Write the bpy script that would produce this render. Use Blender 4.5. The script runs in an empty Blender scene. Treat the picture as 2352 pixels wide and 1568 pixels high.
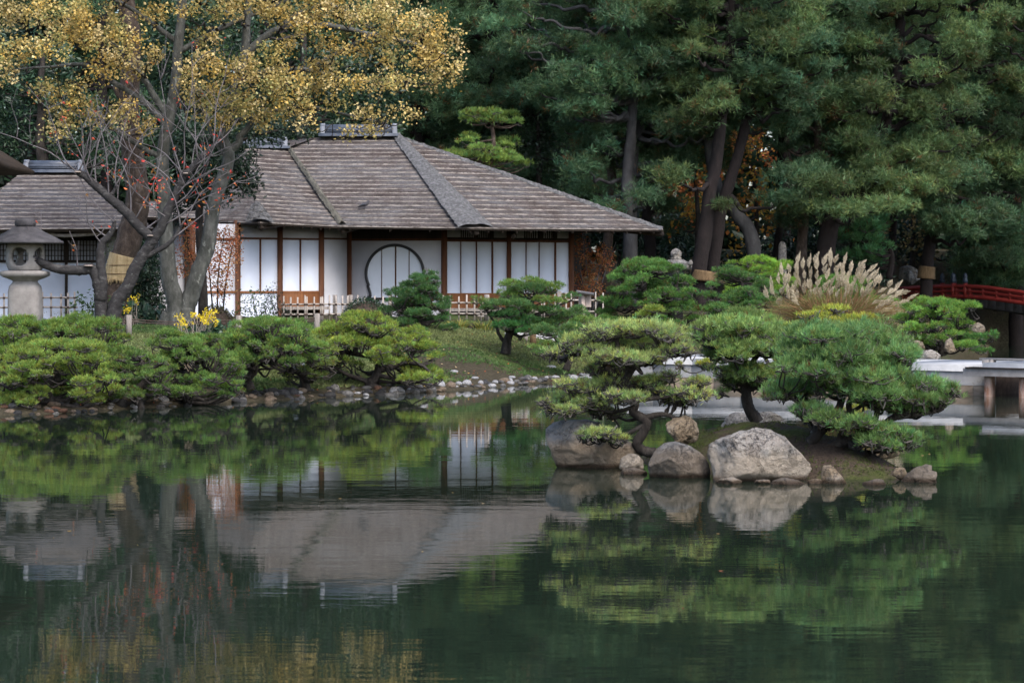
import bpy, math, random
import numpy as np
random.seed(7)
RNG = np.random.default_rng(7)
C = bpy.context.scene.collection
S = bpy.context.scene

# ------------------------------------------------------------------ camera, sky, sun, exposure
F, HZ, H = 5700.0, 650.0, 2.3          # focal length and horizon row on a 2352 px wide picture, eye height over the pond
cam = bpy.data.cameras.new("camera"); co = bpy.data.objects.new("camera", cam); C.objects.link(co)
co.location = (0, 0, H); co.rotation_euler = (math.pi / 2, 0, 0)
cam.sensor_width = 36; cam.lens = 36 * F / 2352; cam.shift_y = -134 / 2352
cam.clip_start = 0.5; cam.clip_end = 2000
cam.dof.use_dof = True; cam.dof.focus_distance = 38; cam.dof.aperture_fstop = 5.6
S.camera = co
SUN_EL, SUN_AZ = 52, 28                # degrees; azimuth measured to the right of straight behind the camera
w = bpy.data.worlds.new("World"); S.world = w; w.use_nodes = True
nt = w.node_tree; bg = nt.nodes["Background"]
sky = nt.nodes.new("ShaderNodeTexSky"); sky.sky_type = 'NISHITA'; sky.sun_disc = False
sky.sun_elevation = math.radians(SUN_EL); sky.sun_rotation = math.radians(180 - SUN_AZ)
sky.air_density = 1.0; sky.dust_density = 3.0; sky.ozone_density = 1.0
nt.links.new(sky.outputs[0], bg.inputs[0]); bg.inputs[1].default_value = 0.13
sl = bpy.data.lights.new("sun", 'SUN'); sl.energy = 0.8; sl.angle = math.radians(25); sl.color = (1, .96, .9)
so = bpy.data.objects.new("sun", sl); C.objects.link(so)
a, e = math.radians(SUN_AZ), math.radians(SUN_EL)
from mathutils import Vector
so.rotation_euler = Vector((math.sin(a) * math.cos(e), -math.cos(a) * math.cos(e), math.sin(e))).to_track_quat('Z', 'Y').to_euler()
so.location = (20, -20, 40)
S.view_settings.view_transform = 'Standard'; S.view_settings.look = 'None'
S.view_settings.exposure = 1.45; S.view_settings.gamma = 1
S.render.engine = 'CYCLES'
S.cycles.max_bounces = 6; S.cycles.diffuse_bounces = 3; S.cycles.glossy_bounces = 3
S.cycles.transmission_bounces = 3; S.cycles.transparent_max_bounces = 4
S.cycles.caustics_reflective = False; S.cycles.caustics_refractive = False

# ------------------------------------------------------------------ geometry helpers
def P(u, v, d): return np.array([(u - 1176) / F * d, d, H - (v - HZ) / F * d])
def zat(v, d): return H - (v - HZ) / F * d
def sst(a, b, x):
    t = np.clip((x - a) / (b - a), 0, 1); return t * t * (3 - 2 * t)
SH = np.array([(-2500, 41), (-600, 42), (0, 43.3), (150, 44), (300, 45.5), (450, 47), (600, 48.6), (750, 50.0), (900, 51.2), (1000, 52.6),
               (1100, 54.2), (1200, 56.2), (1300, 58.2), (1400, 59.2), (1450, 57.6), (1500, 56.6), (1646, 55.6), (2255, 51.6), (3200, 48), (5000, 47)], float)
def G(x, y):
    x = np.asarray(x, float); y = np.asarray(y, float); yy = np.maximum(y, 1)
    u = 1176 + x / yy * F
    t = y - np.interp(u, SH[:, 0], SH[:, 1])
    bump = .03 * np.sin(x * 1.7 + y * .6) + .03 * np.sin(x * .8 - y * 1.3)
    L = np.interp(t, [-4, -.6, 0, 1.6, 4, 9, 13, 20, 32, 50, 120], [-.9, -.15, .03, .22, .58, 1.16, 1.3, 1.36, 1.9, 3.2, 4.5])
    R = np.interp(t, [-.02, .02, 3.4, 6, 9, 13, 20, 32, 50, 120], [-.9, .52, .56, .85, 1.1, 1.3, 1.45, 2.2, 3.6, 5])
    k = sst(1430, 1500, u); z = L * (1 - k) + R * k
    m = sst(2120, 2230, u) * sst(52, 54, y) * (1 - sst(80, 90, y))
    m = np.maximum(m, sst(2255, 2290, u) * (1 - sst(92, 97, y)))
    z = np.minimum(z, 5 - 4.1 * sst(2020, 2090, u) * (1 - sst(93, 99, y)))
    z = z * (1 - m) - .6 * m
    return z + bump * sst(.3, 3, t) * (1 - m)
def hit(u, v):
    d = np.linspace(25, 130, 4200); x = (u - 1176) / F * d
    z = H - (v - HZ) / F * d; g = np.maximum(G(x, d), 0)
    i = np.argmax(z <= g)
    return np.array([x[i], d[i], g[i]])
def g3(u, d):
    x = (u - 1176) / F * d; return np.array([x, d, float(G(x, d))])

class MB:
    def __init__(s): s.v = []; s.f = []; s.c = []; s.n = 0
    def add(s, v, f, c=None):
        v = np.asarray(v, float).reshape(-1, 3); s.v.append(v)
        for q in (f if isinstance(f, list) else [f]):
            q = np.asarray(q, int)
            if q.size: s.f.append(q + s.n)
        s.c.append(np.tile(c, (len(v), 1)) if c is not None and np.ndim(c) == 1 else (c if c is not None else np.ones((len(v), 3)) * .5))
        s.n += len(v); return s
    def mesh(s, name, mat, loc, smooth=False, col=False):
        me = bpy.data.meshes.new(name)
        v = np.concatenate(s.v) - np.asarray(loc)
        me.vertices.add(len(v)); me.vertices.foreach_set("co", v.astype(np.float32).ravel())
        tot = np.concatenate([np.full(len(q), q.shape[1]) for q in s.f]); idx = np.concatenate([q.ravel() for q in s.f])
        me.loops.add(len(idx)); me.loops.foreach_set("vertex_index", idx.astype(np.int32))
        me.polygons.add(len(tot)); st = np.concatenate([[0], np.cumsum(tot)[:-1]])
        me.polygons.foreach_set("loop_start", st.astype(np.int32)); me.polygons.foreach_set("loop_total", tot.astype(np.int32))
        if smooth: me.polygons.foreach_set("use_smooth", np.ones(len(tot), bool))
        if col:
            ca = me.color_attributes.new("col", 'FLOAT_COLOR', 'POINT')
            cc = np.concatenate([np.concatenate(s.c), np.ones((len(v), 1))], 1)
            ca.data.foreach_set("color", cc.astype(np.float32).ravel())
        me.update(calc_edges=True); me.validate()
        me.materials.append(mat); return me

def frame(p):
    t = np.gradient(p, axis=0); t /= np.linalg.norm(t, axis=1)[:, None] + 1e-9
    n = np.cross(t[0], [0.31, 0.2, .93]); 
    if np.linalg.norm(n) < 1e-3: n = np.cross(t[0], [1, 0, 0])
    n /= np.linalg.norm(n); N = []
    for i in range(len(p)):
        n = n - t[i] * (n @ t[i]); n /= np.linalg.norm(n) + 1e-9; N.append(n)
    N = np.array(N); return N, np.cross(t, N)
def smooth_path(pts, rad, m=5):
    p = np.asarray(pts, float); r = np.asarray(rad, float)
    if np.ndim(r) == 0: r = np.full(len(p), float(r))
    if len(r) != len(p): r = np.interp(np.linspace(0, 1, len(p)), np.linspace(0, 1, len(r)), r)
    if len(p) < 3: 
        t = np.linspace(0, 1, m)[:, None]; return p[0] * (1 - t) + p[1] * t, r[0] + (r[1] - r[0]) * t[:, 0]
    q = np.vstack([2 * p[0] - p[1], p, 2 * p[-1] - p[-2]]); out = []; ro = []
    for i in range(1, len(q) - 2):
        for t in np.linspace(0, 1, m, endpoint=False):
            out.append(.5 * ((2 * q[i]) + (q[i + 1] - q[i - 1]) * t + (2 * q[i - 1] - 5 * q[i] + 4 * q[i + 1] - q[i + 2]) * t * t
                             + (3 * q[i] - q[i - 1] - 3 * q[i + 1] + q[i + 2]) * t ** 3))
            ro.append(r[i - 1] * (1 - t) + r[i] * t)
    out.append(p[-1]); ro.append(r[-1]); return np.array(out), np.array(ro)
def tube(mb, pts, rad, k=8, m=5, rough=0., sm=True, flat=1., c=None):
    p, r = smooth_path(pts, rad, m) if sm else (np.asarray(pts, float), np.broadcast_to(np.asarray(rad, float), (len(pts),)))
    N, B = frame(p); n = len(p); a = np.arange(k) / k * 2 * math.pi
    rr = r[:, None] * (1 + rough * RNG.normal(size=(n, k)))
    v = p[:, None] + rr[..., None] * (np.cos(a)[None, :, None] * N[:, None] + flat * np.sin(a)[None, :, None] * B[:, None])
    i = np.arange(n - 1)[:, None] * k; j = np.arange(k)[None]; j2 = (j + 1) % k
    q = np.stack([i + j, i + j2, i + k + j2, i + k + j], -1).reshape(-1, 4)
    vv = np.vstack([v.reshape(-1, 3), p[0], p[-1]]); o = n * k
    jj = np.arange(k); t1 = np.stack([np.full(k, o), (jj + 1) % k, jj], 1)
    t2 = np.stack([np.full(k, o + 1), (n - 1) * k + jj, (n - 1) * k + (jj + 1) % k], 1)
    mb.add(vv, [q, np.vstack([t1, t2])], c); return mb
def obox(mb, p0, p1, z0, z1, th, front=0., bev=0., c=None):
    """upright board from p0 to p1 (plan), z0..z1, th thick; front = offset towards the viewer"""
    p0 = np.asarray(p0, float)[:2]; p1 = np.asarray(p1, float)[:2]; d = p1 - p0; d /= np.linalg.norm(d) + 1e-9
    n = np.array([d[1], -d[0]])
    if n[1] > 0: n = -n
    a = [p0 + n * front, p1 + n * front, p1 + n * (front - th), p0 + n * (front - th)]
    v = [(*q, z0) for q in a] + [(*q, z1) for q in a]
    mb.add(v, np.array([(0, 1, 2, 3), (4, 5, 6, 7), (0, 1, 5, 4), (1, 2, 6, 5), (2, 3, 7, 6), (3, 0, 4, 7)]), c); return mb
def box(mb, c0, s, c=None, rz=0.):
    x, y, z = np.asarray(s) / 2
    v = np.array([(-x, -y, -z), (x, -y, -z), (x, y, -z), (-x, y, -z), (-x, -y, z), (x, -y, z), (x, y, z), (-x, y, z)])
    ca, sa = math.cos(rz), math.sin(rz); v = np.c_[v[:, 0] * ca - v[:, 1] * sa, v[:, 0] * sa + v[:, 1] * ca, v[:, 2]]
    mb.add(v + np.asarray(c0), np.array([(3, 2, 1, 0), (4, 5, 6, 7), (0, 1, 5, 4), (1, 2, 6, 5), (2, 3, 7, 6), (3, 0, 4, 7)]), c); return mb
def lathe(mb, c0, prof, k=24, sq=0., c=None):
    """prof: (radius, z). sq > 0 squares the plan off"""
    a = np.arange(k) / k * 2 * math.pi; ca, sa = np.cos(a), np.sin(a)
    if sq: 
        m = (np.abs(ca) ** sq + np.abs(sa) ** sq) ** (-1 / sq); ca, sa = ca * m, sa * m
    v = np.concatenate([np.c_[r * ca, r * sa, np.full(k, z)] for r, z in prof]) + np.asarray(c0)
    n = len(prof); i = np.arange(n - 1)[:, None] * k; j = np.arange(k)[None]; j2 = (j + 1) % k
    q = np.stack([i + j, i + j2, i + k + j2, i + k + j], -1).reshape(-1, 4)
    mb.add(v, [q, np.arange(k)[::-1][None], (np.arange(k) + (n - 1) * k)[None]], c); return mb
def wob(v, f, s):
    """smooth pseudo-noise displacement field, one scalar per point"""
    r = np.random.default_rng(s); o = 0
    for i in range(5):
        k = r.normal(size=3) * f * (1 + i * .7); o = o + np.sin(v @ k + r.uniform(0, 6.28)) / (1 + i * .7)
    return o / 2.2
def inflate(mb, poly, d, thick, seed=0, rough=.05, m=9, tilt=0.):
    """a solid stone whose outline seen from the pond side is poly (u,v); thick metres deep"""
    p = np.array([P(u, v, d) for u, v in poly]); 
    q, _ = smooth_path(np.vstack([p, p[:1]]), 0, 9); q = q[:-1]; t_ = np.arange(len(p) + 1); s_ = np.linspace(0, len(p), len(q), endpoint=False); pl_ = np.vstack([p, p[:1]]); q = q * .35 + .65 * np.stack([np.interp(s_, t_, pl_[:, k_]) for k_ in range(3)], 1); c = q.mean(0); k = len(q); rows = []
    for ph in np.linspace(-math.pi / 2 * .96, math.pi / 2 * .96, m):
        s = max(math.cos(ph), .02) ** .45
        r = c + (q - c) * s; r[:, 1] += math.sin(ph) * thick / 2 + tilt * (q[:, 2] - c[2]); rows.append(r)
    v = np.concatenate(rows); sz = np.ptp(q[:, 0]) + np.ptp(q[:, 2])
    r_ = np.random.default_rng(seed + 100)
    for k_ in range(14):
        q_ = unit(np.array([r_.normal() * .55, -1 + .2 * r_.normal(), r_.normal() * .6])); pr_ = (v - c) @ q_; of = pr_.max() * r_.uniform(.62, .9); v = v - q_ * (np.maximum(pr_ - of, 0) * .96)[:, None]
    n = (v - c); n /= np.linalg.norm(n, axis=1)[:, None] + 1e-9
    rd = 1 - np.abs(wob(v, 11 / sz, seed + 31)); rd2 = 1 - np.abs(wob(v, 26 / sz, seed + 32)); v = v - n * ((np.maximum(rd - .72, 0) * .34 + np.maximum(rd2 - .75, 0) * .16) * rough * sz)[:, None]
    v = v + n * (wob(v, 5 / sz, seed) * rough * sz * .35 + wob(v, 14 / sz, seed + 9) * rough * sz * .16 + wob(v, 34 / sz, seed + 5) * rough * sz * .09 + wob(v, 70 / sz, seed + 6) * rough * sz * .04)[:, None]
    i = np.arange(m - 1)[:, None] * k; j = np.arange(k)[None]; j2 = (j + 1) % k
    f = np.stack([i + j, i + j2, i + k + j2, i + k + j], -1).reshape(-1, 4)
    mb.add(v, [f, np.arange(k)[::-1][None], (np.arange(k) + (m - 1) * k)[None]]); return mb
def pebble(seed, flat=.6):
    r = np.random.default_rng(seed); mb = MB(); n, k = 9, 14; v = []
    for i in range(n):
        ph = -math.pi / 2 + math.pi * (i + .001) / (n - 1) * .998
        for j in range(k):
            a = j / k * 2 * math.pi; v.append((math.cos(ph) * math.cos(a), math.cos(ph) * math.sin(a) * .8, math.sin(ph) * flat))
    v = np.array(v); v = v * (1 + .16 * wob(v, 1.5, seed) + .06 * wob(v, 4, seed + 3))[:, None]
    i = np.arange(n - 1)[:, None] * k; j = np.arange(k)[None]; j2 = (j + 1) % k
    mb.add(v, np.stack([i + j, i + j2, i + k + j2, i + k + j], -1).reshape(-1, 4)); return mb

# ---- foliage: every needle and every leaf is a small face
def unit(v): return v / (np.linalg.norm(v, axis=-1, keepdims=True) + 1e-9)
def tufts(mb, cen, dr, L, col, n=16, wid=.1, spread=.9, var=.18):
    """needle tufts; cen,dr (N,3), L (N,), col (N,3)"""
    N = len(cen)
    if not N: return
    d = unit(dr[:, None] + spread * RNG.normal(size=(N, n, 3)) * .6)
    l = L[:, None] * RNG.uniform(.6, 1.1, (N, n)); tip = cen[:, None] + d * l[..., None]
    s = unit(np.cross(d, RNG.normal(size=(N, n, 3)))) * (l * wid)[..., None]
    b = cen[:, None] + d * (l * .12)[..., None]; mid = b * .5 + tip * .5
    v = np.stack([b - s * .35, mid - s * .5 , tip, mid + s * .5], 2).reshape(-1, 3)
    c = np.repeat((col[:, None] * (1 + var * RNG.normal(size=(N, n, 1)))).reshape(-1, 3), 4, 0)
    i = np.arange(N * n)[:, None] * 4
    mb.add(v, i + np.array([[0, 1, 2, 3]]), np.clip(c, .004, 1))
def leaves(mb, cen, size, col, nrm=None, asp=.6, var=.2):
    N = len(cen)
    n = unit(RNG.normal(size=(N, 3)) + (0 if nrm is None else nrm)); t = unit(np.cross(n, RNG.normal(size=(N, 3)))); b = np.cross(n, t)
    s = (np.asarray(size) * RNG.uniform(.6, 1.25, N))[:, None] * .5; cup = n * s * .35
    v = np.stack([cen - t * s, cen + b * s * asp - cup, cen + t * s, cen - b * s * asp - cup], 1).reshape(-1, 3)
    c = np.repeat(col * (1 + var * RNG.normal(size=(N, 1))), 4, 0)
    mb.add(v, np.concatenate([np.arange(N)[:, None] * 4 + np.array([[0, 1, 2]]), np.arange(N)[:, None] * 4 + np.array([[0, 2, 3]])]), np.clip(c, .004, 1))
FG = np.array([2.0, 2.1, 1.9]); FW = np.array([1.42, 1.38, 1.28])
def pad_tufts(mb, c, r, L, col, dens, n=14, spread=.85, low=-.25, wid=.1, var=.16, up=.7, fg=None, soft=False):
    """one flattened cushion of needle tufts"""
    N = max(12, int(dens * math.pi * r[0] * r[1]))
    d = unit(RNG.normal(size=(N * 2, 3))); d = d[d[:, 2] > low][:N]; N = len(d)
    lump = 1 + .2 * wob(d, 3.2, int(RNG.integers(1e6))) + .12 * wob(d, 8, int(RNG.integers(1e6)))
    p = c + d * r * (lump * RNG.uniform(.72, 1.0, N))[:, None]
    if soft: p = c + RNG.normal(size=(N, 3)) * r * [.58, .58, .5] + np.array([0, 0, .25]) * r * wob(d, 2.5, int(RNG.integers(1e6)))[:, None]
    cc = np.asarray(col) * (FG if fg is None else fg) * (1 + .16 * RNG.normal()) * (1 + var * RNG.normal(size=(N, 1)))
    cc = cc * (1 + np.array([.14, 0, -.1]) * RNG.normal(size=(N, 1)))
    old = RNG.uniform(size=N) < .03; cc[old] = np.array([.12, .06, .02])
    tufts(mb, p, unit(d * [1, 1, .8]) * .6 + [0, 0, up], np.full(N, L) * RNG.uniform(.8, 1.2, N), cc, n, wid, spread)

# ------------------------------------------------------------------ materials
MATS = {}
def nodes(name):
    m = bpy.data.materials.new(name); m.use_nodes = True; t = m.node_tree; b = t.nodes["Principled BSDF"]; MATS[name] = m
    return m, t, b
def noise(t, scale, detail=5, rough=.6, coord='Object', stretch=None, vec=None):
    n = t.nodes.new("ShaderNodeTexNoise"); n.inputs['Scale'].default_value = scale; n.inputs['Detail'].default_value = detail; n.inputs['Roughness'].default_value = rough
    tc = t.nodes.new("ShaderNodeTexCoord"); mp = t.nodes.new("ShaderNodeMapping")
    if stretch: mp.inputs['Scale'].default_value = stretch
    t.links.new(tc.outputs[coord], mp.inputs[0]); t.links.new(mp.outputs[0], n.inputs['Vector']); return n
def ramp(t, src, stops):
    r = t.nodes.new("ShaderNodeValToRGB"); r.color_ramp.elements.remove(r.color_ramp.elements[0])
    for i, (p, c) in enumerate(stops):
        e = r.color_ramp.elements[0] if i == 0 else r.color_ramp.elements.new(p)
        e.position = p; e.color = (*c, 1)
    t.links.new(src, r.inputs[0]); return r
def mixc(t, fac, a, b, mode='MIX'):
    m = t.nodes.new("ShaderNodeMix"); m.data_type = 'RGBA'; m.blend_type = mode
    for s, x in ((0, fac), (6, a), (7, b)):
        if hasattr(x, 'links') or hasattr(x, 'is_linked'): t.links.new(x, m.inputs[s])
        elif s == 0: m.inputs[0].default_value = x
        else: m.inputs[s].default_value = (*x, 1)
    return m.outputs[2]
def bump(t, b, src, dist, strength=1.):
    n = t.nodes.new("ShaderNodeBump"); n.inputs['Distance'].default_value = dist; n.inputs['Strength'].default_value = strength
    t.links.new(src, n.inputs['Height']); t.links.new(n.outputs[0], b.inputs['Normal']); return n
def surf(name, stops, scale=6, rough=.85, bmp=.01, bscale=None, stretch=None, spec=.3, detail=6, speck=None):
    m, t, b = nodes(name); n = noise(t, scale, detail, .65, stretch=stretch); c = ramp(t, n.outputs[0], stops).outputs[0]
    if speck:
        n3 = noise(t, speck[0], 4, .7, stretch=stretch); r3 = ramp(t, n3.outputs[0], [(speck[2], (0, 0, 0)), (speck[2] + .12, (1, 1, 1))])
        c = mixc(t, r3.outputs[0], c, speck[1])
    t.links.new(c, b.inputs['Base Color']); b.inputs['Roughness'].default_value = rough; b.inputs['Specular IOR Level'].default_value = spec
    if bmp: n2 = noise(t, bscale or scale * 4, 6, .7, stretch=stretch); bump(t, b, n2.outputs[0], bmp)
    return m
def leafmat(name, trans=.3, gloss=.06):
    m = bpy.data.materials.new(name); m.use_nodes = True; t = m.node_tree; t.nodes.remove(t.nodes["Principled BSDF"]); MATS[name] = m
    at = t.nodes.new("ShaderNodeAttribute"); at.attribute_name = "col"
    d = t.nodes.new("ShaderNodeBsdfDiffuse"); tr = t.nodes.new("ShaderNodeBsdfTranslucent"); gl = t.nodes.new("ShaderNodeBsdfGlossy"); gl.inputs['Roughness'].default_value = .45
    gl.inputs['Color'].default_value = (1, 1, 1, 1)
    m1 = t.nodes.new("ShaderNodeMixShader"); m2 = t.nodes.new("ShaderNodeMixShader"); m1.inputs[0].default_value = trans; m2.inputs[0].default_value = gloss
    t.links.new(at.outputs['Color'], d.inputs[0]); t.links.new(at.outputs['Color'], tr.inputs[0])
    t.links.new(d.outputs[0], m1.inputs[1]); t.links.new(tr.outputs[0], m1.inputs[2]); t.links.new(m1.outputs[0], m2.inputs[1]); t.links.new(gl.outputs[0], m2.inputs[2])
    t.links.new(m2.outputs[0], t.nodes["Material Output"].inputs[0]); return m
M_NEEDLE = leafmat("needles", .3, .02); M_LEAF = leafmat("leaves", .3, .02); M_GLOSSY = leafmat("glossy_leaves", .2, .04)
M_PLUME = leafmat("plume", .3, 0.)
M_BARK = surf("dark_bark", [(.3, (.012, .010, .009)), (.55, (.04, .034, .03)), (.75, (.09, .08, .072))], 9, .9, .03, 26, stretch=(1, 1, .45))
M_BARKP = surf("pine_bark", [(.3, (.035, .026, .021)), (.55, (.095, .07, .056)), (.75, (.19, .155, .13))], 7, .95, .04, 22, stretch=(1, 1, .6))
M_BARKG = surf("grey_bark", [(.3, (.035, .037, .032)), (.5, (.09, .092, .083)), (.75, (.19, .19, .175))], 5, .9, .02, 24, stretch=(1, 1, .5), speck=(6, (.30, .31, .28), .60))
M_BARKC = surf("cherry_bark", [(.3, (.015, .014, .015)), (.55, (.038, .036, .037)), (.75, (.11, .106, .104))], 7, .85, .015, 18, stretch=(1, 1, 1.8), speck=(11, (.24, .25, .23), .63))
M_TWIG = surf("pale_twig", [(.3, (.07, .062, .066)), (.7, (.19, .175, .185))], 5, .8, 0)
M_GTWIG = surf("grey_pine_twig", [(.3, (.045, .04, .037)), (.7, (.13, .12, .11))], 6, .9, 0)
M_FBARK = surf("forest_bark", [(.3, (.007, .006, .006)), (.6, (.020, .015, .015)), (.8, (.045, .036, .035))], 3, .95, .03, 14, stretch=(1, 1, .5))
M_FBARKG = surf("forest_grey_bark", [(.3, (.022, .022, .024)), (.6, (.06, .06, .062)), (.8, (.12, .12, .12))], 3, .95, .03, 14, stretch=(1, 1, .5))
M_STRAW = surf("straw", [(.3, (.36, .25, .12)), (.7, (.62, .48, .28))], 5, .9, .02, 60, stretch=(3, 3, .4))
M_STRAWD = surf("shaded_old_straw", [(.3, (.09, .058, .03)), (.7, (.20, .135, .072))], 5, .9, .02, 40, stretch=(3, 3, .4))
def roofmat():
    m, t, b = nodes("thatch_shingle"); big = noise(t, .9, 5, .65, stretch=(.6, 1, 1.2)); mid = noise(t, 5, 8, .75, stretch=(.35, 1, 1.5)); fine = noise(t, 20, 5, .8, stretch=(.7, 1, 1.2))
    base = ramp(t, big.outputs[0], [(.38, (.078, .063, .057)), (.5, (.099, .088, .084)), (.62, (.12, .115, .116))]).outputs[0]
    k = ramp(t, mid.outputs[0], [(.3, (.42, .4, .4)), (.5, (1, 1, 1)), (.68, (1.45, 1.43, 1.45))]); c = mixc(t, 1., base, k.outputs[0], 'MULTIPLY')
    k2 = ramp(t, fine.outputs[0], [(.34, (.5, .48, .48)), (.5, (1, 1, 1)), (.64, (1.5, 1.48, 1.5))]); c = mixc(t, 1., c, k2.outputs[0], 'MULTIPLY')
    t.links.new(c, b.inputs['Base Color']); b.inputs['Roughness'].default_value = .95; b.inputs['Specular IOR Level'].default_value = .15; bump(t, b, fine.outputs[0], .06); return m
M_ROOF = roofmat()
M_ROOFE = surf("thatch_lit_cut_edge", [(.34, (.09, .076, .068)), (.62, (.27, .24, .215))], 4, .95, .02, 30)  # cut straw ends, coloured paler to paint in the light they catch
M_HIP = surf("mossy_hip", [(.3, (.07, .07, .072)), (.5, (.135, .134, .136)), (.7, (.24, .24, .245))], 11, .95, .07, 26)
M_HIPM = surf("moss_line", [(.3, (.075, .07, .056)), (.55, (.14, .132, .108)), (.75, (.23, .22, .19))], 9, .95, .05, 22)
M_TILE = surf("ridge_tile", [(.3, (.035, .044, .062)), (.7, (.10, .115, .145))], 4, .42, .004, 20, spec=.5)
M_TILEP = surf("ridge_end_tile", [(.3, (.12, .13, .155)), (.7, (.21, .225, .255))], 6, .6, .006, 25)
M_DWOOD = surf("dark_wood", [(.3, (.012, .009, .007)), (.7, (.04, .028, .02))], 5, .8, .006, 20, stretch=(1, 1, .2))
M_WOOD = surf("brown_post", [(.3, (.05, .02, .01)), (.7, (.12, .048, .022))], 4, .65, .004, 20, stretch=(3, 3, .3))
M_KOSHI = surf("cedar_board", [(.3, (.12, .045, .017)), (.7, (.24, .10, .04))], 3, .6, .003, 20, stretch=(6, 6, .3))
M_GREYWOOD = surf("weathered_wood", [(.3, (.14, .12, .105)), (.7, (.32, .29, .27))], 5, .85, .006, 24, stretch=(3, 3, .3))
M_PALEWOOD = surf("pale_board", [(.3, (.26, .21, .185)), (.7, (.40, .335, .30))], 4, .8, .004, 24, stretch=(3, 3, .4))
M_PAPER = surf("white_paper", [(.3, (.54, .59, .69)), (.7, (.61, .66, .76))], 1.5, .9, .0008, 160)
M_PLASTER = surf("plaster", [(.3, (.40, .41, .45)), (.7, (.48, .49, .53))], 1.2, .95, .002, 120)
M_BLACK = surf("black_lacquer", [(.3, (.012, .013, .016)), (.7, (.02, .021, .025))], 4, .45, 0)
M_BAMBOO = surf("dry_bamboo", [(.3, (.28, .24, .205)), (.7, (.46, .41, .37))], 9, .6, .002, 40)
M_ROPE = surf("palm_rope", [(.3, (.05, .035, .03)), (.7, (.10, .07, .06))], 30, .9, 0)
M_STONE = surf("lantern_granite", [(.3, (.19, .175, .168)), (.7, (.31, .295, .28))], 5, .9, .006, 70, speck=(90, (.22, .20, .19), .58))
M_STONED = surf("dark_lantern_stone", [(.3, (.04, .039, .045)), (.7, (.095, .092, .10))], 5, .9, .01, 50, speck=(14, (.13, .13, .125), .66))
M_WALLS = surf("cut_granite", [(.3, (.16, .163, .17)), (.7, (.26, .263, .27))], 3.5, .9, .004, 70, speck=(7, (.15, .14, .125), .56))
M_COPING = surf("pale_coping", [(.3, (.30, .305, .315)), (.7, (.43, .435, .445))], 3, .85, .003, 70)
M_TIDE = surf("stained_footing", [(.3, (.10, .072, .05)), (.7, (.23, .19, .15))], 2.5, .9, .004, 50, stretch=(1, 1, 3))
M_RUST = surf("stained_pillar", [(.35, (.19, .08, .04)), (.6, (.34, .26, .22))], 5, .9, .004, 50, stretch=(2, 2, .8))
M_RED = surf("vermilion_paint", [(.3, (.15, .017, .014)), (.7, (.215, .027, .021))], 4, .5, .002, 30)
M_BLUEM = surf("dark_metal_cap", [(.3, (.02, .03, .05)), (.7, (.05, .07, .10))], 8, .4, 0)
M_GREYBOX = surf("grey_lamp_housing", [(.3, (.26, .28, .31)), (.7, (.36, .38, .41))], 6, .5, 0)
M_SOIL = surf("soil", [(.3, (.028, .019, .014)), (.6, (.062, .044, .034)), (.8, (.11, .085, .065))], 8, .95, .02, 40)
def rockmat(name, stops, top, lich, foot=None):
    m, t, b = nodes(name); n = noise(t, 3.2, 9, .7); c = ramp(t, n.outputs[0], stops).outputs[0]
    n2 = noise(t, 2.0, 5, .6); r2 = ramp(t, n2.outputs[0], [(.48, (0, 0, 0)), (.62, (1, 1, 1))]); c = mixc(t, r2.outputs[0], c, top)
    n3 = noise(t, 17, 8, .8); r3 = ramp(t, n3.outputs[0], [(.52, (0, 0, 0)), (.60, (1, 1, 1))])
    f = t.nodes.new("ShaderNodeMath"); f.operation = 'MULTIPLY'; f.inputs[1].default_value = .85; t.links.new(r3.outputs[0], f.inputs[0])
    c = mixc(t, f.outputs[0], c, lich)
    # dark veins / cracks
    v = t.nodes.new("ShaderNodeTexVoronoi"); v.feature = 'DISTANCE_TO_EDGE'; v.inputs['Scale'].default_value = 2.1
    tc = t.nodes.new("ShaderNodeTexCoord"); nn = noise(t, 3.5, 5, .7); vm = t.nodes.new("ShaderNodeVectorMath"); vm.operation = 'ADD'
    t.links.new(tc.outputs['Object'], vm.inputs[0]); t.links.new(nn.outputs['Color'], vm.inputs[1]); t.links.new(vm.outputs[0], v.inputs['Vector'])
    rv = ramp(t, v.outputs['Distance'], [(0, (.3, .28, .26)), (.035, (1, 1, 1))]); c = mixc(t, .7, c, rv.outputs[0], 'MULTIPLY')
    ge = t.nodes.new("ShaderNodeNewGeometry"); sx = t.nodes.new("ShaderNodeSeparateXYZ"); t.links.new(ge.outputs['Position'], sx.inputs[0])
    if foot:   # mineral stain left by higher water levels
        nf = noise(t, 2.5, 5, .6); mf = t.nodes.new("ShaderNodeMath"); mf.operation = 'MULTIPLY_ADD'; mf.inputs[1].default_value = .3; t.links.new(nf.outputs[0], mf.inputs[0]); t.links.new(sx.outputs['Z'], mf.inputs[2])
        rf_ = ramp(t, mf.outputs[0], [(.42, (1, 1, 1)), (.52, (0, 0, 0))]); cf = ramp(t, n.outputs[0], [(.3, tuple(q * .6 for q in foot)), (.7, foot)]); c = mixc(t, rf_.outputs[0], c, cf.outputs[0])
    # wet foot at the water line
    rw = ramp(t, sx.outputs['Z'], [(.0, (.2, .17, .15)), (.03, (.34, .29, .25)), (.07, (1, 1, 1))]); c = mixc(t, 1., c, rw.outputs[0], 'MULTIPLY')
    t.links.new(c, b.inputs['Base Color']); b.inputs['Roughness'].default_value = .88; b.inputs['Specular IOR Level'].default_value = .25
    nb = noise(t, 9, 10, .75); ad = t.nodes.new("ShaderNodeMath"); ad.operation = 'MULTIPLY_ADD'; ad.inputs[1].default_value = 1.; t.links.new(nb.outputs[0], ad.inputs[0]); t.links.new(rv.outputs[0], ad.inputs[2])
    bump(t, b, ad.outputs[0], .16); return m
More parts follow.
